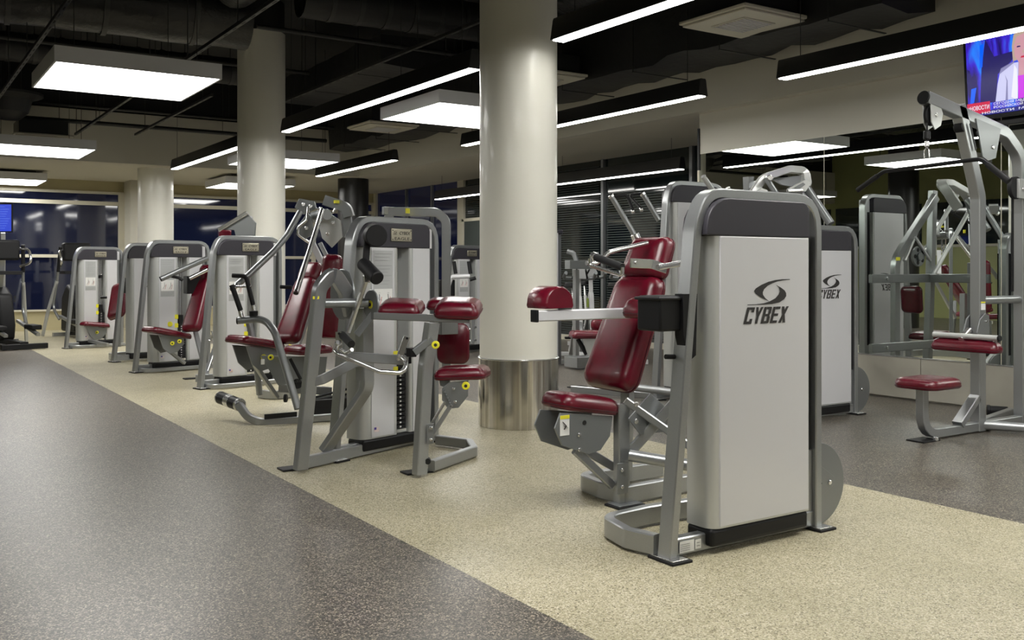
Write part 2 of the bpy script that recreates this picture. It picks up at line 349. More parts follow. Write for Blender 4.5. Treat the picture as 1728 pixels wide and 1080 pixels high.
box(dr, 'head', 'cream_frame', (X_GL - .1, 18.42, 2.5), (X_GL - .04, 19.42, 2.57), bevel=0)
box(dr, 'door_leaf', 'blind', (X_GL - .075, 18.5, .02), (X_GL - .06, 19.34, 2.5), bevel=0)
# --- far window wall
wf = sbox('wall_far', 'tan', (XL, Y_FAR, 0), (X_GL + .1, Y_FAR + .12, .44))
sbox('wall_far_head', 'tan', (XL, Y_FAR, 3.2), (X_GL + .1, Y_FAR + .12, Z_LOW), wf)
wn = Thing('window_1', None, None, (3, Y_FAR, .44), kind='structure')
for z, h in ((.455, .02), (1.70, .035), (2.94, .045), (3.19, .03)):
    box(wn, 'transom', 'cream_frame', (XL, Y_FAR - .05, z - h), (X_GL, Y_FAR + .06, z + h), bevel=0)
for x, hw in ((-4.6, .06), (-.9, .06), (2.0, .03), (4.92, .10), (5.1, .04), (8.2, .05), (9.7, .05), (11.45, .06)):
    box(wn, 'mullion', 'cream_frame', (x - hw, Y_FAR - .07, .44), (x + hw, Y_FAR + .06, 3.22), bevel=0)
for x0, x1 in ((XL, -4.66), (-4.54, -.96), (-.84, 1.97), (2.03, 4.82), (5.14, 8.15), (8.25, 9.65), (9.75, 11.39)):
    for z0, z1 in ((.475, 1.665), (1.735, 2.895), (2.985, 3.16)):
        box(wn, 'pane', 'night_glass', (x0, Y_FAR + .01, z0), (x1, Y_FAR + .03, z1), bevel=0)
sbox('trim_5', 'wall_paint', (4.95, 23.6, .0), (5.25, Y_FAR, Z_LOW))
sbox('baseboard_far', 'tan', (XL, Y_FAR - .02, 0), (X_GL, Y_FAR, .08))

# --- columns
def column(x, y, ztop, m, label, sleeve=True, r=.35):
    t = Thing('column', label, 'column', (x, y, 0), group='round columns')
    n = 64; cyl_ = []; fs = []
    zs = [0, ztop]
    for z in zs:
        for i in range(n): a = 2 * PI * i / n; cyl_.append((x + r * math.cos(a), y + r * math.sin(a), z))
    fs = [(i, (i + 1) % n, (i + 1) % n + n, i + n) for i in range(n)] + [tuple(range(n)), tuple(range(n, 2 * n))]
    t.mesh('shaft', cyl_, fs, m, ang=40)
    if ztop < 5: disc(t, 'column_head', 'ceiling_black', (x, y, (ztop + Z_DECK) / 2), UP, r * .97, Z_DECK - ztop - .01, n=32)
    if sleeve:
        disc(t, 'steel_sleeve', 'steel_sleeve', (x, y, .30), UP, r + .012, .60, n=64, c2=.003)
        disc(t, 'sleeve_lip', 'chrome', (x, y, .605), UP, r + .018, .012, n=64)
    return t
column(4.85, 7.25, 4.95, 'column_paint', 'large cream round column with steel sleeve beside the front biceps machine')
column(4.85, 14.2, 4.93, 'column_paint', 'cream round column in the middle distance behind the leg press row', False)
column(4.85, 20.75, Z_LOW, 'column_paint', 'farthest cream round column standing by the far window wall', False)
column(9.2, 20.6, Z_LOW, 'dark_column', 'black round column near the far right window corner', False)
column(-2.2, 14.2, 4.93, 'dark_column', 'black round column on the left side of the room, seen only in the mirror', False)

# ============================================================ CEILING SERVICES AND LAMPS
ZP = 3.345
def panel(x0, y0, s, label, z=ZP):
    x1, y1 = x0 + s, y0 + s
    t = Thing('panel_lamp', label, 'lamp', ((x0 + x1) / 2, (y0 + y1) / 2, z), group='square panel lamps')
    T_, h = .02, .155
    for a, b in (((x0, y0, z), (x1, y0 + T_, z + h)), ((x0, y1 - T_, z), (x1, y1, z + h)), ((x0, y0 + T_, z), (x0 + T_, y1 - T_, z + h)), ((x1 - T_, y0 + T_, z), (x1, y1 - T_, z + h))):
        box(t, 'side_panel', 'lamp_side', a, b, bevel=0)
    box(t, 'housing_top', 'lamp_side', (x0 + T_, y0 + T_, z + h - .02), (x1 - T_, y1 - T_, z + h - .002), bevel=0)
    box(t, 'diffuser', 'diffuser', (x0 + T_, y0 + T_, z + .003), (x1 - T_, y1 - T_, z + .02), bevel=0)
    if z + h < Z_LOW - .05 or y1 < 19.9:
        for x, y in ((x0 + .2, y0 + .2), (x1 - .2, y0 + .2), (x0 + .2, y1 - .2), (x1 - .2, y1 - .2)):
            tube(t, 'suspension_wire', 'tray_metal', [(x, y, z + h - .003), (x, y, Z_DECK)], .004, n=6)
    else:
        for x, y in ((x0 + .3, y0 + .3), (x1 - .3, y1 - .3)): tube(t, 'suspension_wire', 'tray_metal', [(x, y, z + h - .003), (x, y, Z_LOW)], .004, n=6)
    return t
panel(1.40, 9.9, 1.57, 'nearest square panel lamp, large at the upper left of the view')
panel(5.49, 9.87, 1.57, 'square panel lamp half hidden behind the front column')
panel(5.49, 16.4, 1.57, 'square panel lamp just right of the second column')
panel(6.3, 20.75, 1.57, 'flat square panel lamp under the low ceiling right of the second column', ZP - .09)
panel(1.45, 16.9, 1.57, 'square panel lamp at the left edge, above the far elliptical trainers')
panel(1.45, 22.3, 1.57, 'farthest square panel lamp at the left edge near the windows', ZP - .09)
panel(1.4, 2.6, 1.57, 'square panel lamp over the near end of the dark walkway')
panel(5.49, 1.5, 1.57, 'square panel lamp over the near end of the machine row')
panel(1.4, -3.6, 1.57, 'square panel lamp over the walkway behind the viewer')
panel(5.49, -3.6, 1.57, 'square panel lamp over the machines behind the viewer')
panel(-3.2, 9.9, 1.57, 'added square panel lamp outside the view on the left, middle of its row')  # row of three lamps added outside the view, for light and the mirror
panel(-3.2, 2.6, 1.57, 'added square panel lamp outside the view on the left, nearest of its row')
panel(-3.2, 16.9, 1.57, 'added square panel lamp outside the view on the left, farthest of its row')
def strip(x, y0, y1, z, label, wires=None, ztop=Z_DECK):
    t = Thing('linear_lamp', label, 'lamp', (x, (y0 + y1) / 2, z), group='black linear lamps')
    sec = [(-.072, 0), (.072, 0), (.066, .03), (.045, .17), (.035, .19), (-.035, .19), (-.045, .17), (-.066, .03)]
    vs, fs = [], []
    for y in (y0, y1):
        for a, b in sec: vs.append((x + a, y, z + b))
    fs = [(i, (i + 1) % 8, (i + 1) % 8 + 8, i + 8) for i in range(8)] + [tuple(range(8)), tuple(range(8, 16))]
    t.mesh('housing', vs, fs, 'lamp_black', ang=20)
    box(t, 'light_strip', 'strip', (x - .055, y0 + .02, z - .008), (x + .055, y1 - .02, z - .001), bevel=0)
    for y in wires or (y0 + .25, y1 - .25): tube(t, 'suspension_wire', 'tray_metal', [(x, y, z + .188), (x, y, ztop)], .004, n=6)
strip(4.85, 1.4, 6.66, 3.34, 'black linear lamp running from the front column towards the viewer')
strip(4.85, 8.0, 13.2, 3.34, 'long black linear lamp between the front column and the second column')
strip(4.85, 15.1, 19.3, 3.34, 'black linear lamp left of the second column')
strip(7.73, 1.0, 6.73, 3.34, 'black linear lamp crossing in front of the television')
strip(7.73, 7.84, 13.1, 3.34, 'black linear lamp just right of the front column, above the handles')
strip(7.73, 15.5, 19.1, 3.34, 'short black linear lamp hanging far away between both columns')
strip(10.5, 11.1, 14.5, 2.96, 'black linear lamp in the recess by the office blinds', ztop=Z_LOW)
strip(10.5, 15.6, 19.0, 2.96, 'black linear lamp deep in the recess beyond the front column', ztop=Z_LOW)

def round_duct(name, label, pts, r, m='foil_duct', group='black air ducts'):
    t = Thing(name, label, 'duct', pts[0], group=group)
    P = fillet(pts, .6); Q = []
    for a, b in zip(P[:-1], P[1:]):
        n = max(1, int((b - a).length / .35))
        for k in range(n): Q.append(a.lerp(b, k / n))
    Q.append(P[-1])
    T, fr = frames(Q); vs, fs = [], []; K = 18
    for i, p in enumerate(Q):
        u, s = fr[i]; rr = r * (1 + random.uniform(-.03, .03))
        for k in range(K):
            a = 2 * PI * k / K; q = rr * (1 + random.uniform(-.02, .02)); vs.append(p + u * q * math.sin(a) + s * q * math.cos(a))
    for i in range(len(Q) - 1):
        for k in range(K): fs.append((i * K + k, i * K + (k + 1) % K, (i + 1) * K + (k + 1) % K, (i + 1) * K + k))
    t.mesh('duct_skin', vs, fs, m, ang=70)
    step = max(1, len(Q) // 7)
    for i in range(step, len(Q) - 1, step):
        vs, fs = sweep([Q[i] - T[i] * .03, Q[i] + T[i] * .03], csec(r * 1.035, 18)); t.mesh('duct_band', vs, fs, 'tray_metal')
        tube(t, 'hanger_rod', 'tray_metal', [Q[i] + UP * r * .9, (Q[i].x, Q[i].y, Z_DECK)], .006, n=6)
    return t
round_duct('air_duct', 'large round black duct crossing above the nearest panel lamp', [(-5, 13.2, 4.72), (4.1, 12.6, 4.72)], .42)
round_duct('air_duct', 'round black duct running lengthwise to the left of the second column', [(3.75, 5.0, 4.95), (3.75, 12.0, 4.95)], .3)
round_duct('air_duct', 'black duct crossing between the two light columns', [(4.5, 11.7, 4.85), (7.9, 11.5, 4.85)], .26, 'duct_black')
round_duct('air_duct', 'thin black duct crossing behind the second column', [(.9, 16.3, 4.75), (5.4, 16.3, 4.75)], .22, 'duct_black')
round_duct('air_duct', 'flexible black duct behind the ceiling cassette on the right', [(7.25, 6.0, 4.9), (7.25, 10.9, 4.9)], .28)
round_duct('air_duct', 'black duct crossing high above the front machines', [(4.4, 9.0, 5.05), (6.8, 8.9, 5.0)], .2, 'duct_black')
def sagged(name, label, x0, x1, y0, y1, z0, z1):
    t = Thing(name, label, 'duct', ((x0 + x1) / 2, (y0 + y1) / 2, z0), group='box ducts'); n = int((y1 - y0) / .3); vs, fs = [], []
    for i in range(n + 1):
        y = y0 + (y1 - y0) * i / n
        for x, z in ((x0, z0), ((x0 + x1) / 2, z0 - .03), (x1, z0), (x1, z1), (x0, z1)):
            vs.append((x + random.uniform(-.03, .03), y, z + random.uniform(-.035, .035)))
    for i in range(n):
        for k in range(5): fs.append((i * 5 + k, i * 5 + (k + 1) % 5, i * 5 + 5 + (k + 1) % 5, i * 5 + 5 + k))
    fs += [tuple(range(5)), tuple(n * 5 + k for k in range(5))]
    t.mesh('wrapped_duct', vs, fs, 'duct_black', ang=50)
    for i in range(2, n, 5):
        y = y0 + (y1 - y0) * i / n
        joined(t, 'duct_strap', 'tray_metal', [([(x0 - .04, y, z0 - .07), (x1 + .04, y, z0 - .07)], .03, .01), ([(x0 - .04, y, z0 - .07), (x0 - .04, y, Z_DECK)], .01, .01)])
sagged('box_duct', 'black wrapped box duct running along the right-hand fascia', 8.1, 8.95, 5.8, 19.4, 3.98, 4.6)
sagged('box_duct', 'black wrapped box duct above the far linear lamp', 5.9, 6.95, 12.3, 16.2, 4.3, 4.7)
sagged('box_duct', 'wide black box duct high over the walkway on the left', -1.2, .8, 15.5, 18.6, 4.1, 4.8)
def tray(x, y0, y1, z, label, wdt=.09):
    t = Thing('cable_tray', label, 'cable tray', (x, y0, z), group='black cable trays')
    bar(t, 'strut_channel', 'tray_metal', [(x, y0, z), (x, y1, z)], .042, .042, c=.003)
    joined(t, 'strut_slots', 'void', [([(x, y0 + .15 + k * .3, z - .0215), (x, y0 + .27 + k * .3, z - .0215)], .014, .001) for k in range(int((y1 - y0) / .3) - 1)], kind='stuff')
    y = y0 + .5
    while y < y1:
        tube(t, 'hanger_rod', 'tray_metal', [(x, y, z), (x, y, Z_DECK)], .006, n=6); y += 1.9
tray(5.7, 6.5, 15.6, 4.2, 'cable tray passing from the front column to the second column')
tray(3.1, 5.5, 19.4, 3.9, 'cable tray passing over the right end of the nearest panel lamp')
tray(1.5, 6.5, 19.0, 3.9, 'cable tray at the far upper left corner of the view', .12)
tray(4.2, 14.5, 19.6, 4.0, 'short cable tray left of the second column')
def cross(y, x0, x1, z, label, r=.03):
    t = Thing('ceiling_pipe', label, 'pipe', (x0, y, z), group='black ceiling pipes')
    tube(t, 'pipe', 'duct_black', [(x0, y, z), (x1, y, z)], r, n=10); x = x0 + .6
    while x < x1: tube(t, 'hanger_rod', 'tray_metal', [(x, y, z), (x, y, Z_DECK)], .005, n=6); x += 2.3
cross(18.9, -4, 8.0, 4.35, 'upper black pipe crossing in front of the far fascia')
cross(19.3, -4, 8.0, 4.12, 'lower black pipe crossing in front of the far fascia', .04)
cross(15.0, -4, 8.0, 4.6, 'black pipe crossing just beyond the large duct')
cross(9.6, 3.8, 8.0, 4.7, 'black pipe crossing above the nearest long linear lamp')
cross(11.9, 4.0, 8.0, 4.45, 'black pipe crossing behind the half hidden panel lamp')
def cassette(x, y, z, label, s=.95):
    t = Thing('ceiling_cassette', label, 'air conditioner', (x + s / 2, y + s / 2, z), group='square ceiling cassettes')
    box(t, 'face_frame', 'cassette_white', (x, y, z + .012), (x + s, y + s, z + .05), bevel=.01)
    box(t, 'body', 'lamp_black', (x + .08, y + .08, z + .05), (x + s - .08, y + s - .08, z + .30), bevel=.005)
    box(t, 'lower_plate', 'cassette_white', (x + .03, y + .03, z - .012), (x + s - .03, y + s - .03, z + .006), bevel=.003)
    box(t, 'grille_frame', 'wall_paint', (x + .24, y + .24, z - .022), (x + s - .24, y + s - .24, z - .012), bevel=.002)
    for k in range(9):
        yy = y + .27 + k * (s - .56) / 8; box(t, 'grille_slat', 'lamp_side', (x + .27, yy, z - .03), (x + s - .27, yy + .018, z - .022), bevel=0)
    for a, b in ((.12, .12), (s - .12, s - .12)): tube(t, 'hanger_rod', 'tray_metal', [(x + a, y + b, z + .29), (x + a, y + b, Z_DECK)], .006, n=6)
cassette(7.2, 6.72, 4.0, 'cream ceiling cassette to the right of the front column')
cassette(7.15, 10.4, 4.0, 'cream ceiling cassette half hidden by the front column')
cassette(7.0, 15.0, 3.88, 'cream ceiling cassette beside the half hidden panel lamp')
cassette(2.0, 18.6, 3.72, 'cream ceiling cassette at the far left below the black ducts')
t = Thing('ceiling_speaker', 'black round hanging speaker at upper left beyond the nearest panel lamp', 'speaker', (1.3, 15.6, 3.7))
vs, fs = [], []
prof = [(.0, -.34), (.16, -.31), (.28, -.2), (.34, 0), (.5, .06), (.5, .1), (.2, .12), (.0, .12)]
prof = prof[1:-1]
for r_, z_ in prof:
    for k in range(24): a = 2 * PI * k / 24; vs.append((1.75 + r_ * math.cos(a), 17.0 + r_ * math.sin(a), 4.06 + z_))
fs = [(l * 24 + k, l * 24 + (k + 1) % 24, (l + 1) * 24 + (k + 1) % 24, (l + 1) * 24 + k) for l in range(len(prof) - 1) for k in range(24)] + [tuple(range(24)), tuple((len(prof) - 1) * 24 + k for k in range(24))]
t.mesh('dome', vs, fs, 'duct_black', ang=30)
tube(t, 'drop_pipe', 'lamp_black', [(1.75, 17.0, 4.15), (1.75, 17.0, Z_DECK)], .03, n=10)

# ============================================================ TOWERS
def tower(t, style, u0=V((0, 0, 0)), htop=1.8, cup=None, W=1.0):
    """weight-stack tower in local axes: x to the right, y away, z up; origin = front corner of the slanted front leg"""
    wl = t.world; t.world = False
    def P(x, y, z): return (u0[0] + x * W, u0[1] + y, z)
    s = htop - 1.8
    k = 1.0 + s / 1.8
    bar(t, 'arch_frame', 'frame_silver', [P(.045, .07, 0.012), P(.215, .07, 1.62 * k), P(.29, .07, 1.775 + s), P(1.10, .07, 1.775 + s), P(1.10, .07, .012)], .05, .09, n=(0, 1, 0), r=[.3, .2, .17])
    for x in (.045, 1.10):
        box(t, 'foot', 'rubber', P(x - .055, -.03, 0), P(x + .075, .15, .014), bevel=.004)
        box(t, 'foot_plate', 'chrome', P(x - .045, -.02, .014), P(x + .055, .14, .02), bevel=.002)
    # base rail and kick plate
    bar(t, 'base_rail', 'frame_silver', [P(.05, .075, .058), P(1.09, .075, .058)], .06, .085, n=(0, 0, 1))
    box(t, 'kick_plate', 'black', P(.275, .0, .035), P(.985, .18, .125), bevel=.02)
    # shroud: body with rounded upper corners
    def prof(z0, z1, r, x0=.255, x1=.985):
        pts = [(x0, z0), (x1, z0), (x1, z1)]
        if r: 
            pts = [(x0, z0), (x1, z0)] + [(x1 - r * .35 + r * .35 * math.cos(a), z1 - r * .35 + r * .35 * math.sin(a)) for a in (0, .5, 1.05, PI / 2)] + [(x0 + r - r * math.sin(a), z1 - r + r * math.cos(a)) for a in (0, .3, .6, .9, 1.2, PI / 2)]
        else: pts.append((x0, z1))
        return pts
    def slab(name, m, pr, y0, y1, bev, parent=None):
        n = len(pr); vs = [P(x, y0, z) for x, z in pr] + [P(x, y1, z) for x, z in pr]
        fs = [tuple(range(n)), tuple(range(n, 2 * n))] + [(i, (i + 1) % n, (i + 1) % n + n, i + n) for i in range(n)]
        return t.mesh(name, vs, fs, m, parent, bevel=bev, ang=30)
    def plan(name, m, x0, x1, y0, y1, z0, z1, rl, rr=.012, parent=None):
        pts = []
        for cx_, rr_, a0 in ((x0 + rl, rl, PI), (x1 - rr, rr, 1.5 * PI)):
            for k in range(7):
                a = a0 + k * PI / 12; pts.append((cx_ + rr_ * math.cos(a), y0 + rr_ + rr_ * math.sin(a)))
        pts += [(x1, y1), (x0, y1)]; n = len(pts)
        vs = [P(x, y, z0) for x, y in pts] + [P(x, y, z1) for x, y in pts]
        fs = [tuple(range(n)), tuple(range(n, 2 * n))] + [(i, (i + 1) % n, (i + 1) % n + n, i + n) for i in range(n)]
        return t.mesh(name, vs, fs, m, parent, ang=30)
    zc, zt = 1.565 + s, 1.752 + s
    if style == 'back':
        plan('shroud', 'shroud_trim', .272, .985, -.005, .17, .125, zc - .002, .065)
        slab('back_panel', 'shroud', prof(.135, zc - .004, 0, .322, .972), -.011, .002, .003)
        slab('cap', 'cap', prof(zc, zt, .15, .238), -.008, .17, .007)
        logo(t, P(.65 if W > .9 else .62, -.0132, 1.235), (1, 0, 0), (0, 0, 1))
        box(t, 'side_guard', 'black', P(.985, .05, .43), P(1.055, .17, zc), bevel=.003)
        box(t, 'side_guard_top', 'shroud', P(.985, .05, zc), P(1.045, .17, zt - .03), bevel=.003)
        box(t, 'lower_bracket', 'frame_silver', P(.985, .05, .09), P(1.075, .16, .43), bevel=.004)
    else:
        plan('shroud_left', 'shroud_trim', .262, .62, -.005, .17, .125, zc - .002, .085)
        slab('placard_panel', 'shroud', prof(.135, zc - .004, 0, .345, .585), -.012, .002, .003)
        plan('shroud_right', 'shroud_trim', .755, .985, -.005, .17, .125, zc - .002, .02)
        slab('right_panel', 'shroud', prof(.135, zc - .004, 0, .785, .975), -.012, .002, .003)
        slab('cap', 'cap', prof(zc, zt, .15, .238), -.008, .17, .007)
        box(t, 'stack_channel', 'shroud', P(.62, .15, .125), P(.755, .168, zc), bevel=0)
        for x in (.648, .727): tube(t, 'guide_rod', 'chrome', [P(x, .11, .12), P(x, .11, zc)], .008, n=8)
        for i in range(14): box(t, 'weight_plate', 'rubber', P(.628, .03, .16 + i * .033), P(.748, .145, .186 + i * .033), bevel=.002)
        for i in range(14): box(t, 'weight_number', 'white', P(.68, .027, .167 + i * .033), P(.696, .0305, .178 + i * .033), bevel=0)
        box(t, 'weight_carriage', 'black', P(.655, .04, .63), P(.72, .13, .76), bevel=.004)
        tube(t, 'selector_rod', 'chrome', [P(.687, .09, .75), P(.687, .09, zc)], .005, n=8)
        box(t, 'stack_window', 'chrome', P(.628, .02, .13), P(.748, .03, .155), bevel=0)
        # name plate on the cap
        np_ = box(t, 'name_plate', 'brass', P(.55, -.016, 1.615 + s), P(.77, -.008, 1.71 + s), bevel=.004)
        box(t, 'name_plate_rim', 'ink', P(.542, -.010, 1.607 + s), P(.778, -.007, 1.718 + s), np_, bevel=.002)
        logo(t, P(.585, -.0172, 1.678 + s), (1, 0, 0), (0, 0, 1), .045, .03, parent=np_, name='emblem_print')
        text(t, 'name_letters', 'ink', 'CYBEX', P(.685, -.0175, 1.676 + s), (1, 0, 0), (0, 0, 1), .034, np_, shear=.25, off=.02, width=.12)
        text(t, 'name_letters', 'ink', 'EAGLE', P(.66, -.0175, 1.633 + s), (1, 0, 0), (0, 0, 1), .032, np_, off=.01, width=.16)
        for x in (.562, .758):
            for z in (1.627, 1.698): disc(t, 'rivet', 'ink', P(x, -.017, z + s), (0, 1, 0), .005, .003, np_, n=8)
        # instruction placard: printed lines, two small figures
        pl = box(t, 'placard', 'print_grey', P(.365, -.0135, 1.02), P(.565, -.0122, 1.54), bevel=0)
        joined(t, 'placard_lines', 'ink', [([P(.38, -.0142, z), P(.55 - (i % 3) * .02, -.0142, z)], .004, .0008) for i, z in enumerate([1.515, 1.49, 1.465, 1.425, 1.40, 1.375, 1.35, 1.31, 1.285, 1.07, 1.05, 1.035])], pl, kind='stuff')
        box(t, 'placard_picture', 'white', P(.372, -.0145, 1.10), P(.558, -.0138, 1.25), pl, bevel=0)
        for x in (.40, .49):
            joined(t, 'figure_print', 'ink', [([P(x, -.0152, 1.13), P(x + .025, -.0152, 1.17), P(x + .02, -.0152, 1.21)], .008, .001), ([P(x + .01, -.0152, 1.17), P(x + .05, -.0152, 1.165)], .006, .001), ([P(x + .015, -.0152, 1.22), P(x + .03, -.0152, 1.22)], .012, .001)], pl)
            joined(t, 'seat_print', 'red_print', [([P(x - .008, -.0152, 1.125), P(x + .03, -.0152, 1.125), P(x + .045, -.0152, 1.19)], .006, .001)], pl)
        fl = box(t, 'flag_sticker', 'white', P(.37, -.0135, .175), P(.42, -.0122, .21), bevel=0)
        joined(t, 'flag_stripes', 'red_print', [([P(.37, -.0142, z), P(.42, -.0142, z)], .004, .0006) for z in (.178, .187, .196, .206)], fl)
        box(t, 'flag_corner', 'blue_print', P(.37, -.0150, .192), P(.392, -.0142, .21), fl, bevel=0)
        for x, z in ((.60, .62), (.60, .74)): box(t, 'warning_sticker', 'yellow', P(x - .03, -.0135, z - .03), P(x + .02, -.0122, z + .03), bevel=0)
        box(t, 'side_guard', 'frame_dark', P(.985, .05, .12), P(1.05, .17, zc), bevel=.003)
        box(t, 'side_guard_top', 'shroud', P(.985, .03, zc), P(1.045, .17, zt - .03), bevel=.003)
    t.world = wl
def half_disc(t, u0, W=1.0):
    wl = t.world; t.world = False
    pts = []
    cx_, cz_, r_ = 1.12, .225, .225
    for k in range(25):
        a = -PI / 2 + PI * k / 24; pts.append((u0[0] + (cx_ + .04) * W + r_ * 1.02 * math.cos(a), u0[1] + .10, cz_ + r_ * math.sin(a)))
    pts.append((u0[0] + 1.09 * W, u0[1] + .10, cz_ + r_)); pts.append((u0[0] + 1.09 * W, u0[1] + .10, cz_ - r_ + .02))
    d = plate(t, 'pulley_cover', 'steel_plate', pts, (0, 1, 0), .02)
    plate(t, 'cover_recess', 'steel_plate', [(u0[0] + 1.13, u0[1] + .085, .36), (u0[0] + 1.30, u0[1] + .085, .25), (u0[0] + 1.30, u0[1] + .085, .21), (u0[0] + 1.13, u0[1] + .085, .12)], (0, 1, 0), .006, d)
    plate(t, 'cover_opening', 'void', [(u0[0] + 1.135, u0[1] + .0815, .28), (u0[0] + 1.195, u0[1] + .0815, .225), (u0[0] + 1.135, u0[1] + .0815, .205)], (0, 1, 0), .001, d, bevel=0)
    disc(t, 'bolt', 'chrome', (u0[0] + 1.255, u0[1] + .078, .225), (0, 1, 0), .014, .012, d, n=10)
    t.world = wl
def base_loop(t, pts, name='base_loop', w_=.055, h_=.10, r=.12, label=None):
    return bar(t, name, 'frame_silver', [V(p) + UP * (h_ / 2 + .012) for p in pts], w_, h_, n=(0, 0, 1), r=r)
def bolts(t, pts, ax, r=.012, parent=None):
    for p in pts: disc(t, 'bolt', 'chrome', p, ax, r, .012, parent, n=10)
def knob(t, p, ax=(-.55, -.83, 0), r=.027):
    k = disc(t, 'adjustment_knob', 'yellow', p, ax, r, .022, n=14); p2 = V(p) + V(ax).normalized() * .012
    disc(t, 'knob_centre', 'ink', p2, ax, r * .42, .004, k, n=10); return k

# ============================================================ MACHINE A: front lateral raise machine (seen from the back of its tower)
A0 = V((3.136, 3.40, 0))
t = Thing('lateral_raise_machine', 'large front weight machine with black logo on its pale back panel and red reclined backrest', 'gym machine', A0)
tower(t, 'back'); half_disc(t, V((0, 0, 0)))
def Q(x, y, z): return (x, y, z)
base_loop(t, [(3.17, 3.53, 0), (3.13, 3.70, 0), (3.19, 3.96, 0), (3.5, 3.99, 0), (4.2, 3.96, 0), (4.2, 3.56, 0)], r=[.08, .14, .1, .1])
bolts(t, [(3.135, 3.60, .075), (3.135, 3.60, .10)], (-1, 0, 0))
box(t, 'serial_label', 'white', (3.235, 3.438, .03), (3.33, 3.441, .085), bevel=0)
box(t, 'serial_label', 'white', (3.337, 3.438, .035), (3.375, 3.441, .08), bevel=0)
joined(t, 'serial_print', 'ink', [([(3.24, 3.4372, z), (3.30, 3.4372, z)], .003, .0006) for z in (.04, .05, .06, .07)] + [([(3.345, 3.4372, z), (3.367, 3.4372, z)], .006, .0006) for z in (.05, .065)])
# seat frame loop, post
base_loop(t, [(4.3, 4.45, 0), (3.70, 4.42, 0), (3.68, 4.60, 0), (3.72, 4.86, 0), (4.4, 4.86, 0)], r=[.03, .1, .12])
bar(t, 'seat_post', 'frame_silver', [(3.70, 4.43, .012), (3.70, 4.43, .60)], .085, .06, n=(0, 1, 0))
box(t, 'foot', 'rubber', (3.60, 4.33, 0), (3.80, 4.47, .014)); box(t, 'foot_plate', 'frame_dark', (3.61, 4.34, .014), (3.79, 4.46, .02))
bar(t, 'back_support', 'frame_silver', [(3.84, 4.56, .12), (3.86, 4.56, .8), (4.10, 4.58, 1.45)], .05, .08, n=(0, 1, 0), r=.2)
bar(t, 'brace', 'frame_silver', [(3.72, 4.42, .62), (4.12, 4.1, .26)], .05, .045)
bar(t, 'brace', 'frame_silver', [(3.74, 4.44, .28), (4.05, 4.2, .72)], .05, .06)
bar(t, 'brace', 'frame_silver', [(4.1, 3.9, .12), (4.38, 4.1, .62)], .06, .05)
tube(t, 'cross_tube', 'frame_silver', [(3.72, 4.38, .30), (4.2, 3.80, .22)], .035)
plate(t, 'gusset_plate', 'steel_plate', [(3.70, 4.37, .52), (3.86, 4.36, .66), (4.0, 4.35, .55), (3.98, 4.35, .42), (3.78, 4.36, .42)], (0, 1, 0), .01)
bolts(t, [(3.755, 4.36, .60), (3.755, 4.36, .50)], (0, -1, 0), .016)
# seat with its cam plate
cu = V((-1, 0, .17)).normalized()
pad(t, 'seat', 'vinyl', (3.47, 4.54, .565), cu, (0, -1, 0), .42, .29, .10, cr=.07)
camp = [(3.24, 4.42, .585), (3.62, 4.42, .535), (3.60, 4.42, .42), (3.53, 4.42, .345), (3.44, 4.42, .33), (3.25, 4.42, .40), (3.20, 4.42, .50)]
plate(t, 'seat_cam_plate', 'steel_plate', camp, (0, 1, 0), .012)
plate(t, 'seat_cam_plate', 'steel_plate', [(x - .02, y + .17, z) for x, y, z in camp], (0, 1, 0), .012)
bolts(t, [(3.37, 4.41, .45), (3.37, 4.41, .365)], (0, -1, 0))
disc(t, 'slot_hole', 'void', (3.41, 4.413, .515), (0, 1, 0), .014, .002, n=12)
st = box(t, 'caution_sticker', 'white', (3.235, 4.411, .455), (3.30, 4.4135, .57), bevel=0)
box(t, 'sticker_head', 'yellow', (3.235, 4.4095, .55), (3.30, 4.411, .57), st, bevel=0)
joined(t, 'sticker_figure', 'ink', [([(3.25, 4.409, .535), (3.275, 4.409, .51), (3.26, 4.409, .49)], .014, .001), ([(3.26, 4.409, .51), (3.288, 4.409, .50)], .01, .001)], st)
bar(t, 'seat_strut', 'frame_silver', [(3.36, 4.44, .36), (3.64, 4.44, .12)], .05, .03, n=(0, 1, 0))
bar(t, 'seat_strut', 'frame_silver', [(3.44, 4.50, .36), (3.68, 4.48, .22)], .05, .03, n=(0, 1, 0))
plate(t, 'strut_plate', 'steel_plate', [(3.63, 4.385, .08), (3.63, 4.385, .26), (3.71, 4.385, .26), (3.71, 4.385, .08)], (0, 1, 0), .01)
bolts(t, [(3.66, 4.375, .22), (3.66, 4.375, .12)], (0, -1, 0))
# backrest in two upholstered pads
b0, b1 = atY(1034, 664, 4.50), atY(1114, 409, 4.50); bu = (b1 - b0).normalized(); bl = (b1 - b0).length
b0 += V((.07, .08, 0)); pad(t, 'backrest', 'vinyl', b0 + bu * bl * .37, bu, (0, 1, 0), bl * .74, .46, .12, taper=.14, cr=.08)
pad(t, 'headrest', 'vinyl', b0 + bu * bl * .872, bu, (0, 1, 0), bl * .28, .37, .12, taper=.12, cr=.05)
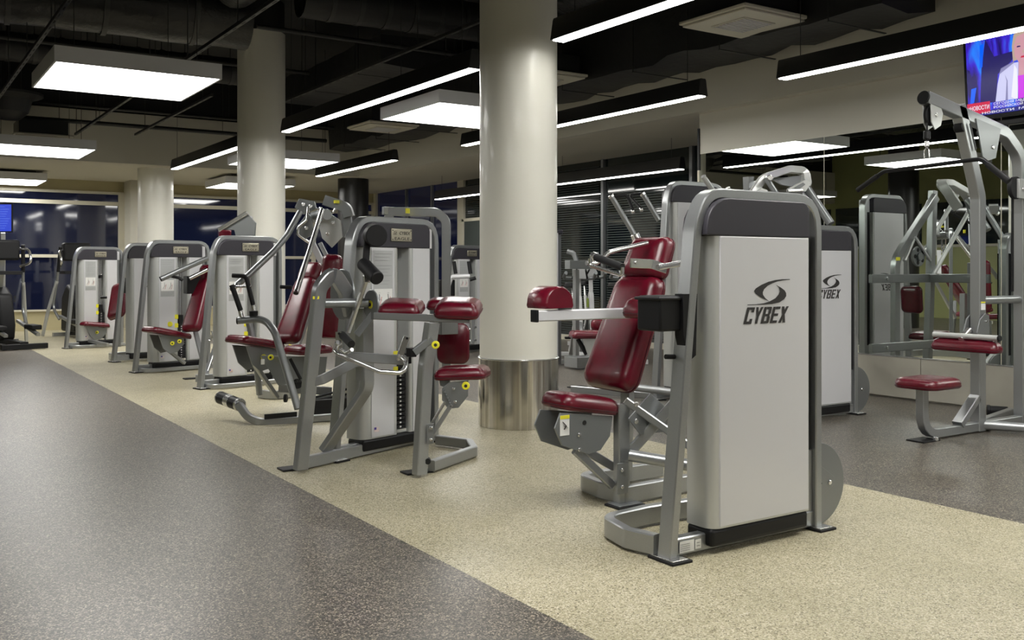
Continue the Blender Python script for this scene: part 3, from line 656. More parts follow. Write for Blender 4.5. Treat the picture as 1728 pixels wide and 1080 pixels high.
# lateral raise arms with rolls
bar(t, 'roll_beam', 'shroud', [(3.03, 4.36, 1.142), (3.78, 4.36, 1.142)], .06, .065, n=(0, 1, 0))
box(t, 'beam_cap', 'black', (3.015, 4.33, 1.108), (3.032, 4.39, 1.176))
def half_roll(tt, c, L, r, name='arm_roll', ax=V((0, 1, 0)), sd=V((1, 0, 0))):
    vs, fs = [], []; n = 16; pr = []
    for k in range(n + 1):
        a = PI * k / n; pr.append((r * 1.12 * math.cos(a), r * 1.05 * math.sin(a)))
    pr += [(-r * 1.16, -.02), (-r * 1.08, -.035), (r * 1.08, -.035), (r * 1.16, -.02)]; K = len(pr)
    for h, f in ((-L / 2, .90), (-L / 2 + .012, 1), (L / 2 - .012, 1), (L / 2, .90)):
        for a, b in pr: vs.append(V(c) + ax * h + sd * a * f + UP * b * f)
    fs = [(l * K + i, l * K + (i + 1) % K, (l + 1) * K + (i + 1) % K, (l + 1) * K + i) for l in range(3) for i in range(K)] + [tuple(range(K)), tuple(3 * K + i for i in range(K))]
    return tt.mesh(name, vs, fs, 'vinyl', ang=50)
half_roll(t, (3.17, 4.42, 1.215), .20, .085)
pad(t, 'arm_pad', 'vinyl', (3.70, 4.20, 1.12), (1, 0, 0), (0, 1, 0), .25, .20, .13, cr=.05, soft=.6)
# hand grip arm
tube(t, 'grip_arm', 'chrome', [(3.96, 4.5, 1.56), (3.60, 4.42, 1.50), (3.50, 4.42, 1.43), (3.43, 4.42, 1.435)], .014, r=.05)
gA, gB = at(1003, 433, 5.47), at(1050, 451, 5.30)
tube(t, 'hand_grip', 'rubber', [gA, gB], .022)
tube(t, 'grip_bar', 'chrome', [gA + V((-.03, 0, -.01)), gA + V((-.03, 0, -.05)), gB + V((0, 0, -.045)), gB], .012, r=.02)
disc(t, 'grip_end', 'chrome', gA, gB - gA, .027, .03)
bar(t, 'shoulder_plate', 'chrome', [(3.66, 4.30, 1.435), (3.82, 4.30, 1.43), (3.92, 4.28, 1.40)], .012, .055, n=(0, 0, 1), r=.06)
tube(t, 'shoulder_tube', 'chrome', [(3.86, 4.28, 1.41), (4.0, 4.2, 1.44), (4.12, 4.05, 1.47)], .018, r=.03)
bolts(t, [(3.69, 4.29, 1.437)], (0, -1, 0), .01)
# caddy for phone and bottle on the slanted leg
cd = box(t, 'storage_caddy', 'black', (3.12, 3.45, 1.10), (3.285, 3.62, 1.27), bevel=.012)
box(t, 'caddy_inside', 'void', (3.135, 3.465, 1.2695), (3.27, 3.605, 1.2715), cd, bevel=0)
box(t, 'caddy_rim', 'black', (3.11, 3.44, 1.25), (3.30, 3.63, 1.265), cd, bevel=.006)
plate(t, 'caddy_bracket', 'black', [(3.25, 3.46, 1.28), (3.345, 3.46, 1.28), (3.335, 3.46, .98), (3.285, 3.46, .95), (3.25, 3.46, 1.08)], (0, 1, 0), .06, cd)
tube(t, 'caddy_peg', 'black', [(3.20, 3.50, .975), (3.29, 3.50, .97)], .012, parent=cd)

# ============================================================ MACHINE B: arm curl machine, rotated
A18 = math.radians(18)
B0 = V((2.771, 6.52, 0))
t = Thing('arm_curl_machine', 'weight machine with two red arm pads and black roller left of the front column', 'gym machine', B0, A18)
tower(t, 'front')
p1, p2, p3 = atZ(507, 790, .012), atZ(552, 772, .012), atZ(708, 800, .012)
bar(t, 'outer_leg', 'frame_silver', [at(507, 792, 6.66), at(539, 486, 6.66), at(562, 458, 6.72), at(582, 490, 6.84), at(592, 530, 6.98)], .055, .10, n=(math.cos(A18), math.sin(A18), 0), r=.12)
ft = box(t, 'foot', 'rubber', atZ(478, 797, 0) + V((0, 0, 0)), atZ(478, 797, 0) + V((.19, .13, .014)))
bar(t, 'base_beam', 'frame_silver', [atZ(516, 792, 0) + UP * .05, atZ(700, 749, 0) + UP * .05], .05, .085, n=(0, 0, 1))
bar(t, 'bent_brace', 'frame_silver', [at(548, 760, 6.95), at(620, 655, 6.9), at(618, 520, 6.9)], .05, .10, n=(math.cos(A18), math.sin(A18), 0), r=.16)
bar(t, 'upper_post', 'frame_silver', [at(615, 640, 6.95), at(613, 520, 6.95)], .06, .12, n=(math.cos(A18), math.sin(A18), 0))
bar(t, 'level_brace', 'frame_silver', [at(522, 646, 6.68), at(545, 640, 6.7), at(598, 612, 6.85), at(618, 612, 6.9)], .05, .065, r=.08)
bar(t, 'front_leg', 'frame_silver', [at(708, 800, 6.50), at(718, 620, 6.52), at(729, 545, 6.52)], .06, .10, n=(math.cos(A18), math.sin(A18), 0), r=.4)
q = atZ(688, 803, 0); box(t, 'foot', 'rubber', q + V((0, 0, 0)), q + V((.20, .12, .014)))
q = atZ(552, 781, 0); box(t, 'foot', 'rubber', q, q + V((.14, .1, .014)))
L0 = [atZ(728, 786, .05), atZ(800, 761, .05), atZ(792, 749, .05), atZ(738, 742, .05)]
bar(t, 'base_loop', 'frame_silver', L0, .055, .075, n=(0, 0, 1), r=.05)
bar(t, 'arm_beam', 'frame_silver', [at(632, 533, 6.70), at(793, 539, 6.62)], .05, .05, n=(0, 0, 1))
box(t, 'beam_cap', 'black', at(790, 545, 6.63), at(790, 545, 6.63) + V((.02, .05, .055)))
bx = (at(793, 539, 6.62) - at(632, 533, 6.7)).normalized()
by = V((-bx.y, bx.x, 0)).normalized()
def bpad(px, py, d, lu, lv, th, name='arm_pad', tilt=0.0, u=bx, v=by):
    vv = (v + UP * tilt).normalized(); return pad(t, name, 'vinyl', at(px, py, d), u, vv, lu, lv, th, cr=.05, soft=.55)
bpad(678, 529, 6.80, .30, .26, .095, tilt=.22)
bpad(774, 531, 6.72, .31, .28, .11, tilt=.22)
bpad(738, 520, 7.1, .14, .2, .075, tilt=.15)
tube(t, 'pad_seam', 'seam', [at(752, 503, 6.8), at(790, 505, 6.8)], .002, n=5)
box(t, 'beam_label', 'white', at(722, 531, 6.63), at(722, 531, 6.63) + V((.05, .03, .002)), bevel=0)
bpad(781, 638, 6.74, .36, .34, .085, name='seat', tilt=-.02, u=(bx + UP * .07).normalized())
# chest pad turned away
pad(t, 'chest_pad', 'vinyl', at(764, 580, 7.15), (.0, .0, 1), (bx.x, bx.y, 0), .30, .24, .08, cr=.06)
box(t, 'chest_plate', 'steel_plate', at(745, 565, 6.98), at(745, 565, 6.98) + V((.14, .05, .11)), bevel=.004)
# hub, discs
cyl(t, 'pivot_shaft', 'steel_plate', at(540, 512, 6.70), at(622, 511, 6.80), .033)
disc(t, 'cam_disc', 'steel_plate', at(578, 497, 7.0), -FW * .6 - RT * .8, .185, .016, n=40)
disc(t, 'cam_disc', 'steel_plate', at(627, 514, 6.78), -FW * .6 - RT * .8, .105, .016, n=36)
q = at(627, 514, 6.78) - FW * .006 - RT * .008; disc(t, 'hub_sticker', 'yellow', q, -FW * .6 - RT * .8, .03, .004, n=16); disc(t, 'hub_print', 'ink', q - FW * .002 - RT * .003, -FW * .6 - RT * .8, .014, .003, n=12)
box(t, 'leg_sticker', 'yellow', at(528, 505, 6.60), at(528, 505, 6.60) + V((.045, .003, .02)), bevel=0)
bar(t, 'lever_arm', 'chrome', [at(588, 560, 6.72), at(620, 466, 6.62)], .028, .04)
bar(t, 'lever_arm', 'steel_plate', [at(602, 565, 6.78), at(630, 530, 6.78)], .02, .05)
r1, r2 = at(613, 445, 6.68), at(637, 470, 6.5); rd = (r2 - r1).normalized()
cyl(t, 'foam_roller', 'rubber', r1, r2, .048, n=28); disc(t, 'roller_core', 'black', r1, rd, .03, .01)
box(t, 'roller_bracket', 'chrome', at(618, 472, 6.6) + V((-.02, -.01, -.02)), at(618, 472, 6.6) + V((.03, .02, .03)))
bar(t, 'counter_lever', 'rubber', [at(617, 445, 6.95), at(620, 402, 6.95), at(628, 386, 6.95)], .05, .02, r=.05)
cyl(t, 'foam_roller', 'rubber', at(630, 397, 6.98), at(636, 398, 6.9), .08, n=28)
# handles
tube(t, 'handle_bar', 'chrome', [at(566, 592, 6.45), at(570, 597, 6.42), at(640, 627, 6.40), at(680, 630, 6.42), at(687, 612, 6.48), at(675, 602, 6.5)], .016, r=.06)
bar(t, 'handle_beam', 'frame_silver', [at(575, 601, 6.62), at(690, 608, 6.60)], .05, .065, n=(0, 0, 1))
box(t, 'beam_cap', 'black', at(688, 614, 6.58), at(688, 614, 6.58) + V((.03, .05, .07)))
for (ax_, ay_), (bx_, by_), d in (((572, 588), (572, 560), 6.45), ((676, 598), (687, 568), 6.45)):
    bar(t, 'grip_plate', 'chrome', [at(ax_, ay_, d), at(bx_, by_, d)], .045, .012, n=FW)
    disc(t, 'grip_hole', 'black', at(bx_, by_ + 3, d - .01), -FW, .008, .004, n=10)
tube(t, 'hand_grip', 'rubber', [at(577, 565, 6.47), at(593, 581, 6.3)], .026)
tube(t, 'grip_clevis', 'chrome', [at(575, 590, 6.44), at(584, 596, 6.4), at(594, 590, 6.34)], .012, r=.03)
cyl(t, 'handle_joint', 'chrome', at(566, 592, 6.5), at(571, 578, 6.42), .022); cyl(t, 'handle_joint', 'chrome', at(672, 607, 6.5), at(676, 590, 6.46), .016)
box(t, 'slider_end', 'black', at(692, 603, 6.42), at(692, 603, 6.42) + V((.05, .06, .06)))
bar(t, 'slider', 'frame_dark', [at(698, 595, 6.45), at(728, 572, 6.5)], .045, .05)
knob(t, at(735, 582, 6.42)); knob(t, at(786, 651, 6.46))
plate(t, 'seat_cam_plate', 'steel_plate', [at(746, 655, 6.6), at(758, 645, 6.6), at(790, 642, 6.6), at(790, 668, 6.6), at(774, 688, 6.6), at(756, 690, 6.6), at(746, 675, 6.6)], by, .012)
for i in range(7): disc(t, 'cam_tooth', 'frame_dark', at(748 + i * 2.2, 658 + i * 4.5, 6.58), by, .007, .02, n=8)
plate(t, 'seat_bracket', 'frame_dark', [at(742, 640, 6.65), at(760, 640, 6.65), at(756, 655, 6.65), at(744, 650, 6.65)], by, .05)
bar(t, 'seat_strut', 'frame_silver', [at(762, 682, 6.6), at(727, 738, 6.6)], .035, .03); bar(t, 'seat_strut', 'chrome', [at(751, 678, 6.6), at(724, 722, 6.6)], .02, .02)
plate(t, 'strut_plate', 'steel_plate', [at(719, 716, 6.5), at(732, 714, 6.5), at(732, 748, 6.5), at(722, 750, 6.5)], by, .012)
bolts(t, [at(727, 722, 6.48), at(727, 742, 6.48), at(765, 656, 6.57), at(768, 678, 6.57)], -FW, .011)
tube(t, 'bumper', 'rubber', [at(722, 776, 6.55), at(722, 779, 6.5)], .02)

# ============================================================ the left row
def seat_unit(t, c, u, slope=.16, lu=.46, lv=.32, m='vinyl', knob_=True):
    """seat pad with its cam plates and strut; c = centre underneath the pad, u = direction the sitter faces"""
    u = V(u).normalized(); v = V((-u.y, u.x, 0)); c = V(c); uu = (u + UP * slope).normalized()
    pad(t, 'seat', m, c, uu, v, lu, lv, .08, cr=.06)
    for s in (-.10, .10):
        P = [c + u * a + v * s + UP * b for a, b in ((.19, .02), (-.2, -.03), (-.2, -.12), (-.1, -.22), (.02, -.24), (.12, -.16))]
        plate(t, 'seat_cam_plate', 'steel_plate', P, v, .012)
    bar(t, 'seat_strut', 'frame_silver', [c - UP * .18, c - u * .28 - UP * (c.z - .12)], .05, .04)
    if knob_:
        q = c - UP * .10 + (v if v.dot(FW) < 0 else -v) * .13; knob(t, q, -FW)
S = math.sin; Cc = math.cos
# --- incline press beyond the arm curl machine
t = Thing('tower_machine', 'grey weight tower with small name plate behind the leg press seat', 'gym machine', (3.138, 11.33, 0), math.radians(13), group='row of weight machines')
tower(t, 'front'); t.world = False
base_loop(t, [(.10, .15, 0), (.12, -.10, 0), (.35, -.13, 0), (1.2, -.13, 0)], h_=.05); t.world = True
plate(t, 'arm_shroud', 'steel_plate', [at(369, 388, 12.6), at(417, 359, 12.6), at(432, 376, 12.6), at(430, 402, 12.6), at(400, 404, 12.6), at(396, 388, 12.6)], -FW, .05)
bar(t, 'arm_edge', 'chrome', [at(369, 388, 12.55), at(417, 359, 12.55)], .03, .05)
box(t, 'arm_pad', 'vinyl', at(371, 400, 12.7), at(371, 400, 12.7) + V((.16, .1, .10)), bevel=.02)
bar(t, 'arm_post', 'shroud', [at(405, 420, 12.65), at(406, 385, 12.65), at(425, 366, 12.65)], .03, .08, n=-FW, r=.1)

t = Thing('leg_press_machine', 'seated press machine with reclined red backrest, overhead lever tubes and low foot roller', 'gym machine', (3.6, 8.9, 0), group='row of weight machines')
# reclined backrest
bt, bb = at(532, 446, 9.95), at(487, 580, 9.5); bu = (bt - bb).normalized()
pad(t, 'backrest', 'vinyl', bb + bu * .36, bu, (-.5, .86, 0), .74, .30, .10, taper=.22, cr=.07)
pad(t, 'headrest', 'vinyl', bb + bu * .80, bu, (-.5, .86, 0), .22, .235, .10, cr=.05)
bar(t, 'back_tube', 'frame_silver', [at(500, 590, 9.7), at(545, 455, 10.1)], .06, .04)
seat_unit(t, at(430, 584, 9.4), (-.93, -.36, 0), slope=.20, lu=.52, lv=.34)
pad(t, 'seat_rear', 'vinyl', at(520, 596, 9.2), (-.9, -.3, 0), (.3, -.9, 0), .40, .32, .08)
plate(t, 'seat_shroud', 'steel_plate', [at(440, 600, 9.2), at(552, 602, 9.2), at(548, 640, 9.2), at(470, 650, 9.2)], -FW, .03)
# overhead mechanism
plate(t, 'link_plate', 'steel_plate', [at(498, 350, 10), at(506, 335, 10), at(531, 340, 10), at(534, 352, 10), at(512, 362, 10)], -FW, .05)
bar(t, 'cam_hood', 'steel_plate', [at(548, 338, 10.0), at(584, 350, 10.0), at(589, 366, 10.0)], .11, .12, n=-FW, r=.08)
bar(t, 'hood_arm', 'steel_plate', [at(585, 352, 10.05), at(588, 400, 10.05)], .09, .06, n=-FW)
plate(t, 'cam_plate', 'shroud_trim', [at(536, 372, 10), at(548, 355, 10), at(575, 372, 10), at(578, 400, 10), at(560, 418, 10), at(544, 402, 10)], -FW, .03)
plate(t, 'cam_plate', 'steel_plate', [at(505, 378, 9.9), at(520, 358, 9.9), at(527, 372, 9.9), at(530, 396, 9.9), at(516, 402, 9.9), at(502, 392, 9.9)], -FW, .03)
box(t, 'hood_sticker', 'yellow', at(563, 343, 9.9), at(563, 343, 9.9) + V((.05, -.03, .03)), bevel=0)
bolts(t, [at(512, 345, 9.92), at(524, 348, 9.92), at(541, 352, 9.9), at(562, 375, 9.9), at(553, 395, 9.9), at(517, 385, 9.8)], -FW, .02)
tube(t, 'link_rod', 'chrome', [at(520, 350, 9.9), at(518, 372, 9.85), at(503, 384, 9.85), at(503, 396, 9.85), at(522, 410, 9.9)], .014, r=.04)
tube(t, 'link_rod', 'chrome', [at(534, 352, 9.85), at(562, 360, 9.85), at(566, 352, 9.85)], .012, r=.03)
cyl(t, 'pivot', 'steel_plate', at(530, 366, 10.0), at(552, 362, 9.8), .06)
bar(t, 'mast', 'shroud', [at(524, 405, 9.95), at(556, 468, 9.95)], .06, .07, n=-FW)
bar(t, 'mast', 'frame_silver', [at(540, 410, 10.05), at(570, 470, 10.05)], .04, .07, n=-FW)
tube(t, 'lever_tube', 'steel_plate', [at(506, 358, 9.7), at(484, 398, 9.5), at(462, 424, 9.3), at(415, 468, 9.1), at(398, 482, 9.05)], .031, r=.3, n=18)
cyl(t, 'lever_collar', 'chrome', at(401, 480, 9.05), at(390, 490, 9.0), .024)
tube(t, 'lever_tube', 'chrome', [at(544, 354, 9.75), at(500, 493, 9.2)], .027, n=18)
disc(t, 'tube_end', 'black', at(499, 495, 9.18), at(500, 493, 9.2) - at(544, 354, 9.75), .026, .012)
tube(t, 'side_grip', 'rubber', [at(473, 484, 9.2), at(493, 485, 9.2)], .018)
# black hand grips and loop frame
tube(t, 'hand_grip', 'rubber', [at(392, 465, 8.95), at(415, 466, 8.95), at(427, 514, 8.95)], .021, r=.05)
tube(t, 'hand_grip', 'rubber', [at(391, 481, 8.9), at(406, 524, 8.9)], .024)
cyl(t, 'grip_joint', 'chrome', at(405, 524, 8.9), at(408, 536, 8.9), .02); cyl(t, 'grip_joint', 'chrome', at(427, 514, 8.95), at(430, 532, 8.95), .02)
tube(t, 'grip_link', 'chrome', [at(398, 484, 8.95), at(424, 483, 8.95)], .012)
disc(t, 'swivel', 'black', at(428, 529, 8.9), UP, .04, .05)
tube(t, 'loop_frame', 'steel_plate', [at(402, 541, 8.9), at(446, 537, 8.9), at(464, 560, 8.8), at(503, 690, 8.6)], .034, r=.22, n=18)
disc(t, 'tube_end', 'black', at(401, 541, 8.9), RT, .035, .012)
tube(t, 'loop_frame', 'steel_plate', [at(420, 545, 9.7), at(430, 585, 9.7), at(438, 666, 9.75)], .032, r=.2, n=18)
bar(t, 'base_loop', 'frame_silver', [atZ(438, 664, .05), atZ(462, 667, .05), atZ(490, 664, .05), atZ(505, 655, .05)], .05, .09, n=(0, 0, 1), r=.15)
disc(t, 'caster', 'rubber', at(482, 672, 9.4), RT, .04, .03)
# foot support with roller
bar(t, 'foot_beam', 'frame_silver', [at(403, 682, 8.75), at(418, 704, 8.72), at(440, 713, 8.70), at(560, 704, 8.9)], .06, .085, n=(0, 0, 1) if False else -FW, r=.18)
box(t, 'foot_tread', 'rubber', at(447, 708, 8.60), at(447, 708, 8.60) + V((.30, -.03 + .05, .045)), bevel=.003)
ra, rb = at(372, 671, 9.0), at(404, 683, 8.78); rd = (rb - ra)
cyl(t, 'foot_roller', 'black', ra, rb, .058, n=26)
disc(t, 'roller_ring', 'chrome', ra + rd * .5, rd, .0595, .08, n=26); disc(t, 'roller_end', 'chrome', rb, rd, .0595, .035, n=26); disc(t, 'roller_end', 'chrome', ra, rd, .0595, .02, n=26)
# low linkage under the seat
tube(t, 'gas_strut', 'rubber', [at(490, 605, 9.2), at(508, 640, 9.2)], .022)
tube(t, 'gas_strut', 'rubber', [at(455, 628, 9.2), at(482, 640, 9.2)], .012)
disc(t, 'pulley', 'rubber', at(502, 647, 9.2), -FW, .05, .03); disc(t, 'pulley', 'chrome', at(494, 625, 9.25), -FW, .035, .03)
for i in range(6): tube(t, 'cable', 'rubber', [at(525, 672 + i * 5, 9.3), at(592, 655 + i * 9, 9.5)], .012, n=8)
box(t, 'rear_box', 'black', at(525, 705, 9.2), at(525, 705, 9.2) + V((.45, .3, .16)))
bar(t, 'rear_beam', 'frame_silver', [at(470, 655, 9.5), at(560, 660, 9.6)], .05, .08)
q = at(487, 583, 9.2); tube(t, 'release_lever', 'yellow', [q, q + V((.06, -.03, -.02)), q + V((.10, -.06, -.06))], .014)
knob(t, at(457, 603, 9.05)); box(t, 'seat_sticker', 'white', at(440, 615, 9.15), at(440, 615, 9.15) + V((.03, -.02, .05)), bevel=0)

# --- machine hidden behind the arm curl tower: arch, tall red backrest
t = Thing('seated_row_machine', 'weight machine half hidden behind the arm curl tower, with tall red backrest', 'gym machine', (4.4, 8.75, 0), group='row of weight machines')
pad(t, 'backrest', 'vinyl', at(560, 500, 9.3), (.06, 0, 1), (-.75, .66, 0), .80, .24, .10, taper=.2)
bar(t, 'arch_frame', 'frame_silver', [at(655, 372, 9.8), at(658, 357, 9.8), at(738, 358, 9.8), at(753, 372, 9.8), at(753, 630, 9.8)], .09, .05, n=-FW, r=.12)
box(t, 'arch_cover', 'steel_plate', at(648, 362, 9.75), at(648, 362, 9.75) + V((.14, .05, .08)))
box(t, 'arch_sticker', 'yellow', at(684, 360, 9.6), at(684, 360, 9.6) + V((.04, -.02, .05)), bevel=0)
bar(t, 'rear_post', 'frame_silver', [at(588, 680, 9.6), at(588, 520, 9.6)], .07, .09)
tube(t, 'low_tube', 'steel_plate', [at(740, 590, 9.6), at(765, 603, 9.3)], .035)
base_loop(t, [(4.25, 8.55, 0), (4.1, 8.9, 0), (4.45, 9.3, 0), (4.9, 9.3, 0)])
box(t, 'floor_foot', 'rubber', (4.2, 8.45, 0), (4.34, 8.6, .014))

# --- third tower with seat
t = Thing('seated_press_machine', 'weight tower with red seat in front of it and lever tubes reaching to the left', 'gym machine', (2.901, 13.618, 0), math.radians(12), group='row of weight machines')
tower(t, 'front'); t.world = False
base_loop(t, [(.10, .15, 0), (.12, -.12, 0), (.35, -.16, 0), (1.1, -.16, 0)], h_=.05); t.world = True
seat_unit(t, at(281, 566, 12.9), (-.93, -.36, 0), slope=.22, lu=.60, lv=.34)
bt, bb = at(352, 462, 13.2), at(326, 558, 12.9); bu = (bt - bb).normalized()
pad(t, 'backrest', 'vinyl', bb + bu * .36, bu, (-.45, .89, 0), .76, .32, .10, taper=.2)
pad(t, 'headrest', 'vinyl', bb + bu * .80, bu, (-.45, .89, 0), .28, .24, .10)
tube(t, 'lever_tube', 'steel_plate', [at(272, 471, 12.6), at(300, 458, 12.7), at(350, 436, 12.9)], .035)
disc(t, 'tube_end', 'black', at(271, 471, 12.58), at(272, 471, 12.6) - at(300, 458, 12.7), .034, .01)
tube(t, 'hand_grip', 'rubber', [at(288, 466, 12.7), at(302, 469, 12.6), at(308, 473, 12.6)], .02)
tube(t, 'lever_tube', 'chrome', [at(320, 470, 12.9), at(350, 455, 13.0)], .03)
box(t, 'storage_caddy', 'black', at(316, 496, 13.0), at(316, 496, 13.0) + V((.26, .2, .24)), bevel=.01)
bar(t, 'seat_frame', 'frame_silver', [at(330, 560, 13.0), at(352, 645, 12.2)], .06, .05)
bar(t, 'seat_frame', 'frame_silver', [at(345, 638, 12.3), at(372, 560, 12.8)], .05, .05)
bar(t, 'base_beam', 'frame_silver', [atZ(330, 638, .06), atZ(366, 637, .06)], .06, .09, n=(0, 0, 1)); q = atZ(312, 641, 0); box(t, 'floor_foot', 'rubber', q, q + V((.22, .12, .014)))
tube(t, 'release_lever', 'chrome', [at(342, 568, 12.7), at(356, 576, 12.7), at(359, 566, 12.7), at(357, 558, 12.7)], .01, r=.02)
knob(t, at(345 - 42, 576, 12.7)); disc(t, 'adjustment_knob', 'yellow', at(287, 547, 13.3), -FW, .035, .02)

# --- fourth tower seen from its back
t = Thing('chest_press_machine', 'weight tower turned away, black cap over its pale back, red backrest on its left', 'gym machine', (2.965, 15.345, 0), math.radians(12), group='row of weight machines')
tower(t, 'back'); t.world = False
base_loop(t, [(.10, .1, 0), (.14, .45, 0), (.3, .5, 0), (.9, .5, 0)]); t.world = True
bt, bb = at(206, 478, 15.7), at(199, 537, 15.4); bu = (bt - bb).normalized()
pad(t, 'backrest', 'vinyl', bb + bu * .3, bu, (-.45, .89, 0), .62, .34, .1, taper=.15)
box(t, 'storage_caddy', 'black', at(211, 495, 14.9), at(211, 495, 14.9) + V((.22, .2, .24)), bevel=.01)
bar(t, 'seat_post', 'frame_silver', [at(200, 585, 15.9), at(200, 535, 15.9)], .07, .07)
tube(t, 'handle_peg', 'rubber', [at(170, 502, 15.6), at(180, 502, 15.6)], .02); tube(t, 'handle_peg', 'rubber', [at(224, 502, 14.8), at(232, 502, 14.8)], .02)

# --- fifth and farthest tower
t = Thing('leg_extension_machine', 'farthest weight tower of the left row, small red seat before its plates', 'gym machine', (2.777, 18.416, 0), math.radians(12), group='row of weight machines')
tower(t, 'front', W=.93); t.world = False
base_loop(t, [(.10, .1, 0), (.14, -.10, 0), (.35, -.14, 0), (1.0, -.12, 0)], h_=.05); t.world = True
seat_unit(t, at(157, 551, 17.3), (-.93, -.36, 0), slope=.12, lu=.50, lv=.34)
tube(t, 'hand_grip', 'rubber', [at(147, 474, 17.4), at(158, 469, 17.4), at(172, 466, 17.4)], .025)
box(t, 'grip_mount', 'chrome', at(157, 467, 17.4), at(157, 467, 17.4) + V((.14, -.05, .04)))
box(t, 'storage_caddy', 'black', at(171, 487, 17.5), at(171, 487, 17.5) + V((.26, .2, .24)), bevel=.01)
for px, py in ((152, 527), (152, 537), (166, 523)): disc(t, 'adjustment_knob', 'yellow', at(px, py, 17.4), -FW, .035, .02)
bar(t, 'seat_frame', 'frame_silver', [at(150, 575, 17.2), at(182, 582, 17.0)], .05, .06)

# --- small tower right of the arm curl machine, beyond
t = Thing('far_tower_machine', 'small distant weight tower seen between the red arm pads and the front column', 'gym machine', (7.75, 13.8, 0), math.radians(14), group='row of weight machines')
tower(t, 'front'); t.world = False
t.world = True
tube(t, 'press_bar', 'shroud', [at(757, 482, 15.3), at(762, 467, 15.3), at(793, 466, 15.3)], .035, r=.05)
for px in (766, 791): tube(t, 'hand_grip', 'rubber', [at(px, 441, 15.3), at(px + 3, 462, 15.3)], .03)
tube(t, 'side_grip', 'rubber', [at(793, 472, 15.3), at(803, 469, 15.3)], .03)
box(t, 'storage_caddy', 'black', at(742, 500, 15.2), at(742, 500, 15.2) + V((.28, .2, .26)), bevel=.01)
bar(t, 'side_leg', 'frame_silver', [at(797, 580, 15), at(797, 530, 15)], .05, .05)
for i in range(3): tube(t, 'linkage', 'chrome', [at(780, 545 + i * 16, 15.2), at(803, 530 + i * 22, 15)], .02, n=8)

# ============================================================ RIGHT SIDE MACHINES
# --- tower with overhead converging arms (C)
t = Thing('converging_pulldown_machine', 'tall armed weight machine right behind the front one, black logo on its back panel', 'gym machine', (6.80, 5.92, 0), 0)
tower(t, 'back', htop=1.81); half_disc(t, V((0, 0, 0)))
YR = 7.0
for z in (1.29, .50): bar(t, 'rear_rail', 'frame_silver', [(6.9, YR - .1, z), (9.02, YR - .1, z)], .045, .10, n=(0, 0, 1))
bolts(t, [(8.75, YR - .13, 1.29), (7.9, YR - .13, 1.29), (8.75, YR - .13, .50)], (0, -1, 0), .022)
bar(t, 'bent_upright', 'frame_silver', [(8.42, YR, .012), (8.42, YR, 1.50), (8.25, YR, 1.68), (7.62, YR, 2.28)], .10, .07, n=(0, 1, 0), r=.25)
bar(t, 'upright', 'frame_silver', [(7.72, YR + .05, .012), (7.60, YR + .05, 2.36)], .09, .08, n=(0, 1, 0))
bar(t, 'tie_beam', 'frame_silver', [(7.55, 6.2, .06), (7.55, 7.1, .06), (8.45, 7.1, .06)], .06, .09, n=(0, 0, 1), r=.1)
bar(t, 'tie_beam', 'frame_silver', [(7.9, 6.15, 1.29), (7.9, 6.95, 1.29)], .045, .10, n=(0, 0, 1))
bar(t, 'arched_head', 'shroud_trim', [at(1262, 338, 9.6), at(1288, 300, 9.7), at(1330, 286, 9.9), at(1358, 288, 10.0), at(1361, 310, 9.9), at(1352, 335, 9.8)], .075, .11, n=-FW, r=[.2, .25, .08, .08])
plate(t, 'head_web', 'steel_plate', [at(1300, 302, 9.85), at(1352, 296, 9.95), at(1350, 318, 9.9), at(1318, 312, 9.85)], -FW, .03)
for (x, y, d) in ((1262, 334, 9.4), (1335, 320, 9.6)):
    bx0 = at(x, y, d)
    P = [at(x - 5, y - 2, d), at(x + 22, y - 16, d), at(x + 32, y - 12, d), at(x + 22, y + 4, d), at(x - 6, y + 4, d)]
    pl = plate(t, 'handle_box', 'shroud_trim', P, -FW, .10); plate(t, 'handle_box_face', 'frame_dark', [at(x + 4, y - 3, d - .06), at(x + 20, y - 12, d - .06), at(x + 24, y - 9, d - .06), at(x + 14, y - 1, d - .06)], -FW, .01, pl)
    cyl(t, 'box_roller', 'chrome', at(x - 6, y + 3, d - .05), at(x + 20, y + 2, d - .05), .022)
tube(t, 'converging_arm', 'steel_plate', [at(1294, 302, 9.6), at(1312, 330, 9.5), at(1360, 400, 9.3)], .03, r=.1)
tube(t, 'converging_arm', 'steel_plate', [at(1362, 318, 9.7), at(1402, 378, 9.5)], .042)
tube(t, 'converging_arm', 'frame_silver', [at(1350, 320, 9.7), at(1372, 378, 9.6)], .035)
cyl(t, 'pivot', 'chrome', at(1294, 302, 9.7), at(1300, 300, 9.5), .03)
for a_, b_ in (((7.68, 7.0, 1.32), (6.92, 7.0, 2.12)), ((7.85, 7.1, 1.46), (7.0, 7.1, 2.34)), ((7.95, 7.2, 1.5), (7.45, 7.2, 2.25))): tube(t, 'long_lever', 'shroud_trim', [a_, b_], .026)
disc(t, 'crank_wheel', 'steel_plate', (8.05, YR - .05, 1.55), (0, 1, 0), .12, .03); disc(t, 'crank_hub', 'frame_dark', (8.05, YR - .08, 1.55), (0, 1, 0), .05, .02)
for k in range(5): a = 2 * PI * k / 5; disc(t, 'wheel_opening', 'void', (8.05 + .08 * math.cos(a), YR - .067, 1.55 + .08 * math.sin(a)), (0, 1, 0), .024, .004, n=12)
bar(t, 'link_bar', 'shroud', [(8.15, YR - .08, 1.78), (7.85, YR - .08, 1.5)], .03, .03)
box(t, 'caution_sticker', 'yellow', (8.38, YR - .037, 1.50), (8.46, YR - .035, 1.54), bevel=0)
pad(t, 'seat', 'vinyl', (7.2, 7.35, .52), (-1, 0, .05), (0, -1, 0), .46, .36, .085)
